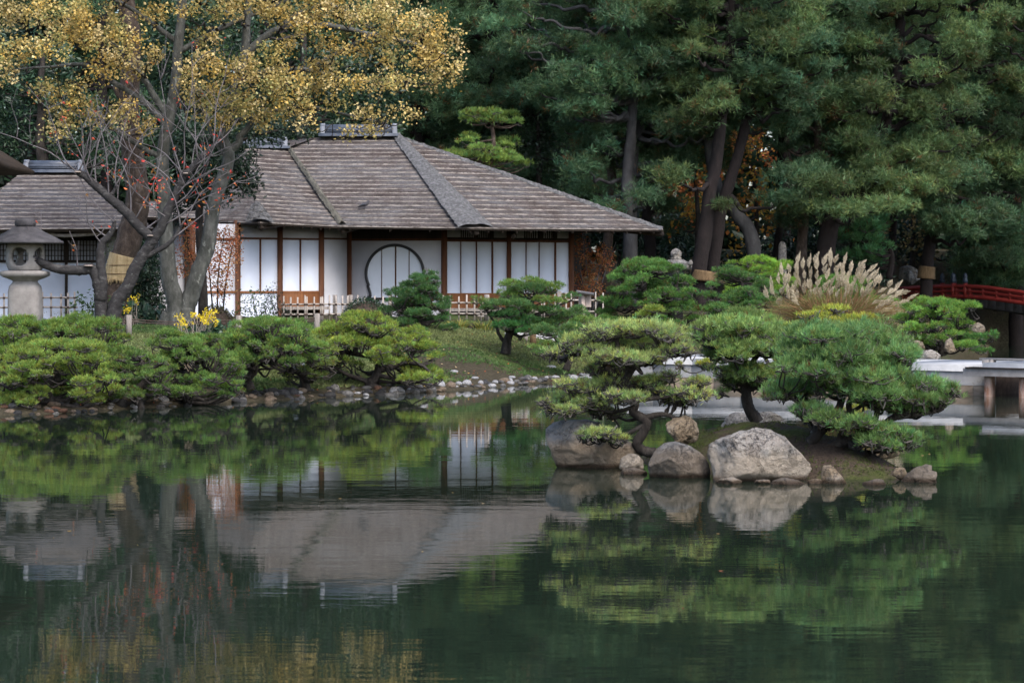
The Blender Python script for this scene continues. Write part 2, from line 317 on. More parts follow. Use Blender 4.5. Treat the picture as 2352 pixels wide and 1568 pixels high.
M_ROCKB = rockmat("blue_grey_rock", [(.3, (.14, .135, .13)), (.5, (.25, .245, .24)), (.7, (.40, .375, .34))], (.19, .205, .23), (.38, .33, .27), (.44, .35, .26))
M_ROCKT = rockmat("tan_rock", [(.3, (.24, .20, .165)), (.5, (.47, .425, .38)), (.7, (.62, .58, .53))], (.30, .295, .285), (.15, .135, .122), (.56, .48, .39))
M_ROCKG = rockmat("grey_rock", [(.3, (.13, .123, .117)), (.5, (.28, .268, .255)), (.7, (.44, .42, .40))], (.36, .33, .29), (.085, .08, .078), (.30, .25, .20))
M_ROCKY = rockmat("ochre_rock", [(.3, (.20, .145, .09)), (.5, (.36, .28, .19)), (.7, (.50, .42, .32))], (.36, .32, .27), (.14, .11, .09))
def pebmat(name, a, b_, r=.75):
    return surf(name, [(.35, a), (.65, b_)], 2.2, r, .02, 12, speck=(9, tuple(x * .6 for x in a), .62))
M_PEB = [pebmat("peb_grey", (.06, .058, .056), (.16, .155, .15)), pebmat("peb_dark", (.012, .012, .013), (.035, .034, .034)), pebmat("peb_tan", (.09, .065, .045), (.22, .17, .125)),
         pebmat("peb_pale", (.22, .22, .23), (.40, .40, .41)), pebmat("peb_slate", (.028, .028, .03), (.07, .068, .068)), pebmat("peb_russet", (.06, .03, .02), (.14, .075, .05))]
# ground
def groundmat():
    m, t, b = nodes("bank_ground"); n = noise(t, .28, 5, .6); n2 = noise(t, 1.5, 6, .65); n3 = noise(t, 14, 6, .7)
    grass = ramp(t, n3.outputs[0], [(.3, (.03, .055, .017)), (.55, (.07, .105, .032)), (.75, (.13, .155, .055))]).outputs[0]
    bare = ramp(t, n3.outputs[0], [(.3, (.03, .025, .016)), (.6, (.075, .064, .042)), (.8, (.13, .112, .08))]).outputs[0]
    ad = t.nodes.new("ShaderNodeMath"); ad.operation = 'ADD'; t.links.new(n.outputs[0], ad.inputs[0]); t.links.new(n2.outputs[0], ad.inputs[1])
    f = ramp(t, ad.outputs[0], [(.0, (0, 0, 0)), (.9, (0, 0, 0)), (.99, (1, 1, 1))]); f.color_ramp.elements[0].position = 0
    ha = t.nodes.new("ShaderNodeMath"); ha.operation = 'MULTIPLY'; ha.inputs[1].default_value = 1.; t.links.new(ad.outputs[0], ha.inputs[0])
    c = mixc(t, f.outputs[0], grass, bare)
    at = t.nodes.new("ShaderNodeAttribute"); at.attribute_name = "col"; sp = t.nodes.new("ShaderNodeSeparateColor"); t.links.new(at.outputs['Color'], sp.inputs[0])
    c = mixc(t, sp.outputs[0], c, bare)
    t.links.new(c, b.inputs['Base Color']); b.inputs['Roughness'].default_value = .95; b.inputs['Specular IOR Level'].default_value = .1
    bump(t, b, n3.outputs[0], .06); return m
M_GROUND = groundmat()
def mossmat():
    m, t, b = nodes("islet_moss"); n = noise(t, 1.6, 5, .6); n3 = noise(t, 30, 6, .7)
    moss = ramp(t, n3.outputs[0], [(.3, (.03, .04, .012)), (.7, (.085, .10, .028))]).outputs[0]
    bare = ramp(t, n3.outputs[0], [(.3, (.03, .022, .018)), (.7, (.095, .072, .055))]).outputs[0]
    f = ramp(t, n.outputs[0], [(.46, (0, 0, 0)), (.6, (1, 1, 1))]); c = mixc(t, f.outputs[0], bare, moss)
    t.links.new(c, b.inputs['Base Color']); b.inputs['Roughness'].default_value = .95; b.inputs['Specular IOR Level'].default_value = .1; bump(t, b, n3.outputs[0], .03); return m
M_MOSS = mossmat()
def watermat():
    m, t, b = nodes("pond_water"); b.inputs['Base Color'].default_value = (.012, .020, .013, 1); b.inputs['Roughness'].default_value = .015; b.inputs['IOR'].default_value = 1.333
    n1 = noise(t, 1., 3, .55, stretch=(.55, 1.5, 1)); n2 = noise(t, 1., 2, .5, stretch=(3.2, 9., 1)); n3 = noise(t, .06, 2, .5)
    r = ramp(t, n3.outputs[0], [(.35, (.35, .35, .35)), (.65, (1, 1, 1))])
    h = t.nodes.new("ShaderNodeMath"); h.operation = 'MULTIPLY_ADD'; h.inputs[1].default_value = .22; t.links.new(n2.outputs[0], h.inputs[0]); t.links.new(n1.outputs[0], h.inputs[2])
    h2 = t.nodes.new("ShaderNodeMath"); h2.operation = 'MULTIPLY'; t.links.new(h.outputs[0], h2.inputs[0]); t.links.new(r.outputs[0], h2.inputs[1])
    bump(t, b, h2.outputs[0], .0027); return m
M_WATER = watermat()

# ------------------------------------------------------------------ scene bookkeeping
def tag(o, label, cat, group=None, kind=None):
    if label: o["label"] = label
    if cat: o["category"] = cat
    if group: o["group"] = group
    if kind: o["kind"] = kind
    return o
def thing(name, label, cat, loc, group=None):
    o = bpy.data.objects.new(name, None); C.objects.link(o); o.location = tuple(float(q) for q in loc); o.empty_display_size = .2
    o["_l"] = [float(q) for q in loc]; return tag(o, label, cat, group)
def part(name, mb, mat, parent, smooth=False, col=False, label=None, kind=None):
    loc = np.array(parent["_l"]); o = bpy.data.objects.new(name, mb.mesh(name, mat, loc, smooth, col)); C.objects.link(o); o.parent = parent
    o["_l"] = [float(q) for q in loc]
    if label: o["label"] = label
    if kind: o["kind"] = kind
    return o
def solo(name, mb, mat, label, cat, loc=None, smooth=False, col=False, group=None, kind=None):
    loc = np.zeros(3) if loc is None else np.asarray(loc, float)
    o = bpy.data.objects.new(name, mb.mesh(name, mat, loc, smooth, col)); C.objects.link(o); o.location = tuple(loc); return tag(o, label, cat, group, kind)

# ------------------------------------------------------------------ setting: ground, water, path, islet
us = np.linspace(-2400, 4800, 361); ds = np.concatenate([np.arange(30, 41, 2.), np.arange(41, 72, .3), np.arange(72, 100, 1.), np.geomspace(100, 900, 24)])
UU, DD = np.meshgrid(us, ds); X = (UU - 1176) / F * DD; Z = G(X, DD)
Z = Z + RNG.normal(size=Z.shape) * .012
T = DD - np.interp(UU, SH[:, 0], SH[:, 1])
bare = np.clip((1 - sst(.5, 1.4, T)) + sst(20, 26, T) * .9 + .35 * sst(1020, 1120, UU) * sst(5, 8, T) * (1 - sst(1500, 1600, UU)), 0, 1)
mb = MB(); nu = len(us); i = np.arange(len(ds) - 1)[:, None] * nu; j = np.arange(nu - 1)[None]
mb.add(np.stack([X, DD, Z], -1).reshape(-1, 3), np.stack([i + j, i + j + 1, i + nu + j + 1, i + nu + j], -1).reshape(-1, 4), np.repeat(bare.reshape(-1, 1), 3, 1))
solo("ground", mb, M_GROUND, "grassy pond bank with patches of bare brown earth", "ground", smooth=True, col=True, kind="structure")
mb = MB(); mb.add([(-160, -30, 0), (160, -30, 0), (160, 240, 0), (-160, 240, 0)], np.array([[0, 1, 2, 3]]))
solo("water", mb, M_WATER, "still dark green pond reflecting the trees and teahouse", "pond", kind="structure")

IC = np.array([3.2, 31.2])
def isle(x, y):
    cy = IC[1] - .75 * (x - IC[0]); r2 = ((x - IC[0] - .02) / 1.62) ** 2 + ((y - cy) / 1.75) ** 2
    return .56 * np.clip(1 - r2, -1, 1) * np.where(r2 < 1, (1 - .25 * np.clip(r2, 0, 1)), 1) - .02 + .018 * np.sin(x * 9) * np.sin(y * 8)
gx, gy = np.meshgrid(np.linspace(1.2, 5.3, 90), np.linspace(27.6, 34.8, 120)); gz = np.maximum(isle(gx, gy) + RNG.normal(size=gx.shape) * .006, -.35)
mb = MB(); nu = 90; i = np.arange(119)[:, None] * nu; j = np.arange(89)[None]
mb.add(np.stack([gx, gy, gz], -1).reshape(-1, 3), np.stack([i + j, i + j + 1, i + nu + j + 1, i + nu + j], -1).reshape(-1, 4))
solo("islet_ground", mb, M_MOSS, "mossy earth mound of the small islet", "ground", smooth=True, kind="structure")
# moss and short grass on the islet
mb = MB(); n = 5200; x = RNG.uniform(1.6, 4.8, n); y = RNG.uniform(28.5, 34, n); z = isle(x, y); k = (z > .03) & (wob(np.c_[x, y, z], 2.2, 3) > -.1)
p = np.c_[x, y, z][k]; tufts(mb, p, np.tile([0, 0, 1.], (len(p), 1)), np.full(len(p), .035), np.array([.075, .095, .022]) * RNG.uniform(.6, 1.4, (len(p), 1)), 6, .22, 1.0)
solo("islet_moss", mb, M_NEEDLE, "thin moss and grass on the islet mound", "moss", col=True, kind="stuff")
# grass on the bank
mb = MB(); n = 90000; u = RNG.uniform(-60, 1560, n); t = RNG.uniform(.9, 12.5, n) ** 1.0; d = np.interp(u, SH[:, 0], SH[:, 1]) + t; x = (u - 1176) / F * d; z = G(x, d)
nz = wob(np.c_[x, d, z * 0], .55, 11) + .5 * wob(np.c_[x, d, z * 0], 2.2, 12); k = nz - .75 * sst(1000, 1150, u) * sst(4.5, 7.5, t) + .25 > RNG.normal(size=n) * .25
p = np.c_[x, d, z][k]; q = nz[k]; col = np.array([.085, .155, .045])[None] * (1 - sst(-.3, .6, q))[:, None] + np.array([.19, .225, .085])[None] * sst(-.3, .6, q)[:, None]
tufts(mb, p, np.tile([0, 0, 1.], (len(p), 1)), RNG.uniform(.03, .085, len(p)), col * RNG.uniform(.7, 1.3, (len(p), 1)), 6, .25, .9)
solo("bank_grass", mb, M_NEEDLE, "short patchy grass on the sloping bank", "grass", col=True, kind="stuff")
# fallen leaves on the bank
mb = MB(); n = 900; u = RNG.uniform(-60, 1420, n); t = RNG.uniform(.2, 11, n); d = np.interp(u, SH[:, 0], SH[:, 1]) + t; x = (u - 1176) / F * d; z = G(x, d) + .03
pal = np.array([(.30, .16, .06), (.42, .26, .08), (.36, .09, .03), (.22, .13, .07), (.45, .34, .2)]); leaves(mb, np.c_[x, d, z], .07, pal[RNG.integers(0, 5, n)], np.array([0, 0, 2.5]))
solo("fallen_leaves", mb, M_LEAF, "small dry leaves scattered over the bank and shore", "leaves", col=True, kind="stuff")
# pale path slabs behind the bank
mb = MB()
for (ua, va, ub, vb, wd) in ((1165, 769, 1300, 789, .5), (1395, 778, 1600, 770, .35)):
    a_, b_ = hit(ua, va), hit(ub, vb); obox(mb, a_, b_, min(a_[2], b_[2]) - .1, max(a_[2], b_[2]) + .05, wd, 0)
solo("path", mb, M_COPING, "pale stone path edging behind the grassy bank", "path", kind="structure")
exec_parts = []

# ------------------------------------------------------------------ buildings
def onl(u, L):
    """point of the plan line L = ((u0,d0),(u1,d1)) seen at picture column u"""
    (u0, d0), (u1, d1) = L; p = np.array([(u0 - 1176) / F * d0, d0]); q = np.array([(u1 - 1176) / F * d1, d1]); k = (u - 1176) / F; r = q - p
    s = (k * p[1] - p[0]) / (r[0] - k * r[1]); return p + r * s
def dm(L): return (L[0][1] + L[1][1]) / 2
def wb(mb, L, u0, u1, vt, vb, th, front=0., c=None):
    D = dm(L); return obox(mb, onl(u0, L), onl(u1, L), zat(vb, D), zat(vt, D), th, front, c=c)
def patch(mb, me, A, B, Cc, D, n, nx, step=.03, sag=0., seed=0, jit=.012, left=None):
    """a roof slope laid in n overlapping courses from ridge A-B down to eave C-D (left, right); left: bent left edge, top to bottom"""
    A, B, Cc, D = map(np.asarray, (A, B, Cc, D)); nr = np.cross(D - Cc, (A + B) / 2 - (Cc + D) / 2); nr = nr / np.linalg.norm(nr)
    if nr[2] < 0: nr = -nr
    s = np.linspace(0, 1, nx + 1)[:, None]; r = np.random.default_rng(seed)
    dn = ((Cc + D) / 2 - (A + B) / 2); dn = dn / np.linalg.norm(dn); q = np.arange(nx)
    if left is not None: L0 = np.array(left); lt = (L0[0, 2] - L0[:, 2]) / (L0[0, 2] - L0[-1, 2])
    def row(t):
        l = A * (1 - t) + Cc * t if left is None else np.array([np.interp(t, lt, L0[:, k]) for k in range(3)])
        p = l * (1 - s) + (B * (1 - t) + D * t) * s
        p[:, 2] -= sag * math.sin(math.pi * t); return p
    for k in range(n):
        t0, t1 = k / n, (k + 1) / n; top = row(t0); lo = row(t1)
        j = r.normal(size=(nx + 1, 1)) * jit; j[0] = j[-1] = 0; bot = lo + nr * step * .6 + dn * (j * 1.2 - .008) + nr * r.normal(size=(nx + 1, 1)) * jit * .6
        f = np.stack([q, q + 1, nx + 1 + q + 1, nx + 1 + q], 1); mb.add(np.vstack([top, bot]), f)
        und = lo + dn * .03 + nr * .001; me.add(np.vstack([bot, und]), f)
def ridge(parent, name, uL, uR, vt, vb, d, dR=None):
    dR = dR or d; L = ((uL, d), (uR, dR)); h = vb - vt
    r = MB(); wb(r, L, uL + 6, uR - 6, vt + h * .2, vb - h * .28, .34, .17)
    a_, b_ = onl(uL + 6, L), onl(uR - 6, L); D = dm(L)
    tube(r, [(*a_, zat(vt + h * .22, D)), (*b_, zat(vt + h * .22, D))], .11, 10, 2)
    for t in (.4, .55): tube(r, [(*(a_ + [0, -.175]), zat(vt + h * t, D)), (*(b_ + [0, -.175]), zat(vt + h * t, D))], .022, 6, 2)
    rt = part(name, r, M_TILE, parent)
    s = MB(); wb(s, L, uL - 4, uR + 4, vb - h * .27, vb, .6, .3); part("ridge_base", s, M_TILE, rt)
    for q in (uL, uR - 10):
        e_ = MB(); wb(e_, L, q, q + 10, vt + h * .08, vb - h * .28, .5, .25)
        c_ = onl(q + 5, L); tube(e_, [(*onl(q, L), zat(vt + h * .1, D)), (*onl(q + 10, L), zat(vt + h * .1, D))], .2, 12, 2, flat=.45)
        part("end_tile", e_, M_TILEP, rt)
    return rt

base = g3(1020, 70); TH = thing("teahouse", "old teahouse with hipped shingle roof, white paper panels and a round window", "teahouse", base)
RL, RR = P(726, 316, 74), P(917, 315, 74); WL, WR = P(560, 333, 72.6), P(660, 339, 73)
c43, c59, c78, c108, c152 = P(418, 507, 70), P(597, 511, 67), P(786, 520, 69.0), P(1095, 524, 68.4), P(1522, 527, 71.6)
bk = P(1330, 531, 80); bk2 = P(560, 528, 80)
mb, me = MB(), MB()
patch(mb, me, WL, WL + [.02, 0, 0], c43, c59, 19, 16, .03, .12, 1)
patch(mb, me, WL, WR, c59, c78, 19, 26, .03, .10, 2)
patch(mb, me, RL, RR, c78, c108, 22, 60, .035, .0, 3, .007, [RL, P(690, 328, 73.8), P(661, 341, 73.3), P(700, 385, 72.4), c78])
patch(mb, me, RR, RR + [.02, 0, 0], c108, c152, 20, 54, .035, .03, 4)
patch(mb, me, RR, RR, c152, bk, 20, 10, .03, 0, 5); patch(mb, me, RR, RL, bk, bk2, 12, 10, .03, 0, 6)
mb.add([RL, WL, WR, bk2, c43], np.array([[0, 1, 3], [1, 4, 3], [0, 2, 1]]))
roof = part("roof", mb, M_ROOF, TH)
part("course_edge", me, M_ROOFE, roof)
hp = MB()
def hip(pts, w0, w1, sd, mat, name, flat=.3, lift=0.0):
    h = MB(); p, r = smooth_path(pts, [w0, w1], 10); p[:, 2] += lift
    N = len(p); k = 10; sdv = unit(np.cross(p[-1] - p[0], [0, 0, 1])); nr = unit(np.cross(sdv, p[-1] - p[0])); nr = nr if nr[2] > 0 else -nr
    v = []
    for i_ in range(N):
        for j_ in range(k):
            t = j_ / (k - 1) * 2 - 1; v.append(p[i_] + sdv * t * r[i_] + nr * (math.cos(t * math.pi / 2) * .09 - .04 - .06 * abs(t) ** 2 * r[i_]))
    v = np.array(v) + RNG.normal(size=(N * k, 3)) * .011
    i_ = np.arange(N - 1)[:, None] * k; j_ = np.arange(k - 1)[None]
    h.add(v, np.stack([i_ + j_, i_ + j_ + 1, i_ + k + j_ + 1, i_ + k + j_], -1).reshape(-1, 4)); part(name, h, mat, roof, smooth=True)
def lerp(a_, b_, n=10): return [a_ + (b_ - a_) * t for t in np.linspace(0, 1, n)]
hip(lerp(RR + [-.05, -.02, .02], c108 + [.0, 0, .03]),  .16, .54, 1, M_HIP, "hip_ridge", lift=.06)
hip(lerp(WR, c78 + [0, 0, .02]), .06, .11, 2, M_HIPM, "hip_ridge", lift=.075)
hip(lerp(RR, c152 + [0, 0, .02], 14), .08, .12, 3, M_HIP, "hip_ridge", lift=.0)
hip(lerp(P(590, 470, 67.9), c59 + [0, 0, .02]), .15, .4, 4, M_HIP, "hip_ridge", lift=.03)
# eave edge and soffit
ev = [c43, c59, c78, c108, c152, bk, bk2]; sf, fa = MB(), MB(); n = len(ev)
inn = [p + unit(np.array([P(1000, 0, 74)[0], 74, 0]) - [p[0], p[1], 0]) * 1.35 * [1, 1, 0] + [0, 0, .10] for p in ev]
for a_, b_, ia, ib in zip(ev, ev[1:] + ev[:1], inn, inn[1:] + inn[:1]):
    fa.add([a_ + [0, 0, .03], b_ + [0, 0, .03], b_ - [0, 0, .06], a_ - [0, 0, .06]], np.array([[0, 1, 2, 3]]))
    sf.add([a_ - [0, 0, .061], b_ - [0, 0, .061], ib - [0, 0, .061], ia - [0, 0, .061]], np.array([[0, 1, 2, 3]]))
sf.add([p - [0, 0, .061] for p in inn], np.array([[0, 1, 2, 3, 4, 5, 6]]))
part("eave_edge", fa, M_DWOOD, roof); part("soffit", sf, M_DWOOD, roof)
for (a_, b_, n, dx) in ((c59, c78, 9, .35), (c108, c152, 13, .5), (c78, c108, 4, -.1)):
    for t in np.linspace(.06, .95, n):
        p = a_ + (b_ - a_) * t + [0, .04, -.10]; r = MB(); tube(r, [p, p + [-dx * .4, 1.2, .16]], .035, 4, 2); part("rafter", r, M_DWOOD, TH)
for p, dx in ((c59, .5), (c78, .35), (c108, -.25), (c152, -1.), (P(1180, 532, 69.3), 0)):
    r = MB(); tube(r, [p + [0, .08, -.13], p + [dx, 1.3, .0]], .085, 4, 2); part("hip_rafter", r, M_DWOOD, TH)
ridge(TH, "ridge_tile", 737, 912, 289, 314, 74); ridge(TH, "ridge_tile", 560, 656, 319, 341, 72.6, 73)
# walls
LW, LR_, LA, LB = ((543, 67.9), (737, 69.6)), ((737, 69.6), (803, 70.6)), ((803, 70.6), (1020, 70.2)), ((1020, 70.2), (1312, 72.2))
core = MB(); core.add([np.r_[onl(u, L) + [0, .25], z] for z in (1.2, zat(512, 70)) for u, L in ((548, LW), (737, LW), (800, LA), (1018, LA), (1308, LB))] +
                      [np.r_[q, z] for z in (1.2, zat(512, 70)) for q in ((2.2, 78), (-8, 78))], 
                      np.array([(0, 1, 6, 5), (1, 2, 7, 6), (2, 3, 8, 7), (3, 4, 9, 8), (4, 10, 12, 9), (10, 11, 13, 12), (11, 0, 5, 13)]))
part("wall_core", core, M_DWOOD, TH)
def panel(L, u0, u1, vt, vb, name="paper_panel", mat=None, fr=.0, th=.05):
    m_ = MB(); wb(m_, L, u0, u1, vt, vb, th, fr); return part(name, m_, mat or M_PAPER, TH)
def bar(L, u0, u1, vt, vb, name, mat, fr=.03, th=.08, par=None):
    m_ = MB(); wb(m_, L, u0, u1, vt, vb, th, fr); return part(name, m_, mat, par or TH)
for L, us_, fr_ in ((LW, (545, 642, 737), 0), (LA, (803,), 0), (LB, (1020, 1168, 1311), 0)):
    for u in us_:
        hw = 5 if u not in (1168,) else 4
        bar(L, u - hw, u + hw, 508, 745 if u != 1168 else 708, "post", M_WOOD if u in (545, 642, 1168) else (M_WOOD if u == 1020 else M_WOOD), .06, .14)
for L, u0, u1 in ((LW, 550, 637), (LW, 647, 732), (LR_, 742, 797), (LB, 1025, 1164), (LB, 1172, 1306)): panel(L, u0, u1, 514, 546, "frieze_panel", M_PLASTER)
for L, u0, u1, v0, v1 in ((LW, 550, 637, 546, 550.5), (LW, 647, 732, 546, 550.5), (LR_, 742, 798, 547, 550.5), (LA, 808, 1015, 548, 553), (LB, 1025, 1164, 551, 556), (LB, 1172, 1306, 551, 556)):
    bar(L, u0, u1, v0, v1, "lintel", M_WOOD)
bar(LA, 808, 1015, 512, 548, "transom_board", M_DWOOD, .02)
for u0, u1 in ((550, 596), (599, 637), (647, 688), (691, 732)): panel(LW, u0, u1, 550, 668)
for u in (597.5, 689.5): bar(LW, u - 1.6, u + 1.6, 550, 668, "mullion", M_WOOD, .02, .06)
bar(LW, 550, 637, 668, 673, "sill_rail", M_KOSHI); bar(LW, 647, 732, 668, 673, "sill_rail", M_KOSHI)
panel(LW, 550, 637, 673, 745, "lower_panel", M_PAPER); panel(LW, 647, 732, 673, 704, "skirting_board", M_KOSHI, .02)
bar(LW, 644, 735, 704, 711, "floor_edge", M_GREYWOOD, .5, .6)
panel(LR_, 742, 797, 550, 745, "plaster_panel", M_PLASTER)
panel(LA, 808, 1015, 553, 745, "plaster_panel", M_PLASTER)
LX = ((440, 67.0), (543, 67.9))
panel(LX, 445, 540, 514, 546, "frieze_panel", M_PLASTER); panel(LX, 445, 540, 550, 668, "plaster_panel", M_PLASTER); panel(LX, 445, 540, 673, 745, "lower_panel", M_PAPER); bar(LX, 440, 540, 668, 673, "sill_rail", M_KOSHI); bar(LX, 440, 540, 546, 550.5, "lintel", M_WOOD); bar(LX, 438, 446, 508, 745, "post", M_WOOD, .06, .14)
# round window with flared foot
D = dm(LA); arc = [(907 + 66 * math.cos(t), 628 + 65 * math.sin(t)) for t in np.linspace(math.radians(155), math.radians(385), 30)]
arc = [(845, 683), (851, 679), (849, 668), (845, 656)] + arc + [(969, 656), (965, 668), (963, 679), (969, 683)]
rw = MB(); pts = [np.r_[onl(u, LA) + [0, -.05], zat(v, D)] for u, v in arc]; tube(rw, pts, .042, 8, 2)
RW = part("round_window", rw, M_BLACK, TH)
pn = MB(); poly = [np.r_[onl(u, LA) + [0, -.012], zat(v, D)] for u, v in arc]; pn.add(poly, np.arange(len(poly))[None]); part("pane", pn, M_PAPER, RW)
for u, hw in ((877, .9), (909, 1.6), (940, .9)):
    vt_ = 628 - math.sqrt(65 ** 2 - (u - 907) ** 2); bar(LA, u - hw, u + hw, vt_ + 3, 685, "mullion", M_WOOD, .025, .03, RW)
bar(LA, 840, 1012, 684, 688, "sill_rail", M_DWOOD, .04)
for u0, u1 in ((1025, 1057), (1059, 1093), (1095, 1129), (1132, 1164), (1172, 1207), (1209, 1237), (1239, 1273), (1277, 1306)): panel(LB, u0, u1, 556, 673)
for u, hw in ((1058, .8), (1094, 1.2), (1130.5, 1.8), (1208, .8), (1238, .9), (1275, 2.)): bar(LB, u - hw, u + hw, 556, 673, "mullion", M_WOOD, .02, .05)
for u0, u1 in ((1025, 1093), (1095, 1164), (1172, 1238), (1240, 1306)): panel(LB, u0, u1, 673, 707, "skirting_board", M_KOSHI, .02)
bar(LB, 1018, 1314, 707, 714, "floor_edge", M_GREYWOOD, .5, .6); bar(LB, 1025, 1306, 714, 748, "underfloor_shade", M_DWOOD, -.3, .05)  # dark board set back below the veranda stands in for the shade there
bar(LW, 644, 735, 711, 748, "underfloor_shade", M_DWOOD, -.2, .05)  # same dark sheet painting the shaded gap under the left floor
for u in (1093, 1128, 1240, 1274): bar(LB, u - 5, u + 5, 514, 551, "frieze_post", M_DWOOD, .03)
for k0 in (1058, 1100, 1204, 1246):
    lt = MB()
    for q in range(6): wb(lt, LB, k0 + q * 5, k0 + q * 5 + 1.6, 528, 548, .03, .025)
    part("frieze_lattice", lt, M_DWOOD, TH)
for u in (1088, 1205): bar(LB, u - 7, u + 7, 716, 745, "veranda_post", M_GREYWOOD, .45, .12)

# pigeon on the roof
tc_ = (838 - 786) / (1095 - 786); pb = (c78 * (1 - tc_) + c108 * tc_); pm = (RL * (1 - .55) + RR * .55); pp = pb + (pm - pb) * .17 + [0, 0, .06]
PG = thing("pigeon", "small grey pigeon sitting low on the teahouse roof slope", "bird", pp)
m_ = MB(); tube(m_, [pp + [-.19, 0, .04], pp + [-.1, 0, .07], pp + [0, 0, .11], pp + [.07, 0, .13], pp + [.10, 0, .18], pp + [.125, 0, .20], pp + [.15, 0, .20]], [.012, .035, .062, .055, .034, .032, .012], 10, 4)
tube(m_, [pp + [.15, 0, .198], pp + [.172, 0, .192]], [.008, .002], 5, 2)
for s_ in (-.02, .02): tube(m_, [pp + [0, s_, .07], pp + [.005, s_, -.03]], .005, 4, 2)
part("body", m_, M_STONED, PG, True)
m_ = MB(); tube(m_, [pp + [-.13, -.055, .08], pp + [-.03, -.06, .11], pp + [.05, -.05, .12]], [.01, .035, .02], 8, 3, flat=.4); part("wing", m_, M_TILE, PG, True)

# left house
hb = g3(150, 64); LH = thing("side_house", "low side house with shingle roof and lattice windows behind the stone lantern", "house", hb)
L2 = ((-60, 63.6), (285, 64.4)); RA, RB = P(50, 396, 67), P(198, 396, 67); ea, eb = P(-120, 527, 62.2), P(352, 524, 62.6)
mb, me = MB(), MB(); patch(mb, me, RA, RB, ea, eb, 14, 46, .035, .03, 21, .009)
bk3, bk4 = P(330, 510, 72), P(-60, 510, 72); patch(mb, me, RB, RB, eb, bk3, 14, 10, .03, 0, 22); patch(mb, me, RA, RA, bk4, ea, 14, 10, .03, 0, 23); mb.add([RA, RB, bk3, bk4], np.array([[0, 1, 2, 3]]))
rf = part("roof", mb, M_ROOF, LH); part("course_edge", me, M_ROOFE, rf)
sf = MB(); sf.add([p - [0, 0, z] for z in (.0, .09) for p in (ea, eb, bk3, bk4)], np.array([(0, 1, 5, 4), (1, 2, 6, 5), (2, 3, 7, 6), (3, 0, 4, 7), (4, 5, 6, 7)])); part("soffit", sf, M_DWOOD, rf)
ridge(LH, "ridge_tile", 58, 192, 373, 397, 67)
def lp(u0, u1, vt, vb, name, mat, fr=0., th=.05): return bar(L2, u0, u1, vt, vb, name, mat, fr, th, LH)
cr = MB(); wb(cr, L2, -60, 285, 520, 745, 4.5, -.25); part("wall_core", cr, M_DWOOD, LH)
lp(-60, 232, 602, 745, "lower_wall", M_PAPER); lp(238, 283, 532, 745, "end_wall", M_PLASTER); lp(-60, 232, 548, 598, "lattice_paper", M_PAPER, -.04)
lp(-60, 238, 597, 603, "rail", M_DWOOD, .05, .1); lp(-60, 238, 545, 552, "rail", M_DWOOD, .05, .1); lp(-60, 238, 522, 545, "transom_board", M_DWOOD, .02)
for u0, u1 in ((146, 158), (-16, -6), (232, 238)): lp(u0, u1, 522, 602, "post", M_DWOOD, .07, .12)
lp(149, 155.5, 602, 745, "post", M_DWOOD, .06, .1)
for a0, a1 in ((-4, 146), (158, 232)):
    lt = MB()
    for q in np.arange(a0 + 3, a1, 7.4): wb(lt, L2, q, q + 2.2, 552, 597, .03, .02)
    for v in (563, 575, 587): wb(lt, L2, a0, a1, v - .8, v + .8, .02, .028)
    part("window_lattice", lt, M_DWOOD, LH)
m_ = MB(); q = onl(245, L2); tube(m_, [(q[0], q[1] - .5, zat(545, 64)), (q[0], q[1], zat(545, 64))], .1, 12, 2); part("beam_end", m_, M_DWOOD, LH)
m_ = MB(); tube(m_, [P(-120, 533, 62.6), P(70, 534, 62.6), P(150, 541, 62.6), P(260, 533, 62.8)], .05, 8, 4, .05); part("eave_pole", m_, M_GREYWOOD, LH)
# link roof between the two houses
LK = thing("link_building", "short grey-roofed link between the side house and the teahouse", "building", g3(390, 68.5))
mb, me = MB(), MB(); patch(mb, me, P(330, 462, 70.5), P(440, 462, 70.5), P(318, 498, 68.2), P(450, 500, 68.2), 6, 18, .03, 0, 31); part("roof", mb, M_ROOF, LK); part("course_edge", me, M_ROOFE, LK)
m_ = MB(); obox(m_, P(340, 0, 69.3), P(430, 0, 69.3), 1.2, zat(497, 69), .1); part("wall", m_, M_PLASTER, LK)
m_ = MB(); obox(m_, P(318, 0, 68.2), P(450, 0, 68.2), zat(504, 68.2), zat(499, 68.2), 1.2); part("eave_board", m_, M_DWOOD, LK)
for u in (342, 428): m_ = MB(); obox(m_, P(u - 4, 0, 69.2), P(u + 4, 0, 69.2), 1.2, zat(500, 69), .12); part("post", m_, M_DWOOD, LK)
# dark gate eave cut by the left edge
GT = thing("gate_roof", "dark wooden eave of a building reaching in at the left edge", "roof", g3(-120, 56))
m_ = MB(); A_, B_, C_, D_ = P(-260, 240, 58), P(82, 397, 55), P(-260, 470, 52), P(-60, 420, 60)
m_.add([P(-220, 250, 55), P(-2, 344, 55), P(80, 394, 55), P(76, 401, 55), P(20, 403, 55), P(-220, 407, 55)] + [P(-220, 250, 55) + [0, -3, 0], P(-2, 344, 55) + [0, -3, 0], P(80, 394, 55) + [0, -3, 0], P(76, 401, 55) + [0, -3, 0], P(20, 403, 55) + [0, -3, 0], P(-220, 407, 55) + [0, -3, 0]],
       [np.array([[0, 1, 2, 3, 4, 5], [6, 7, 8, 9, 10, 11]]), np.array([(0, 1, 7, 6), (1, 2, 8, 7), (2, 3, 9, 8), (3, 4, 10, 9), (4, 5, 11, 10)])]); part("eave", m_, M_DWOOD, GT)
m_ = MB(); tube(m_, [P(-200, 395, 54.7), P(2, 382, 54.7), P(26, 398, 54.7)], .06, 6, 3); part("bargeboard", m_, M_DWOOD, GT)
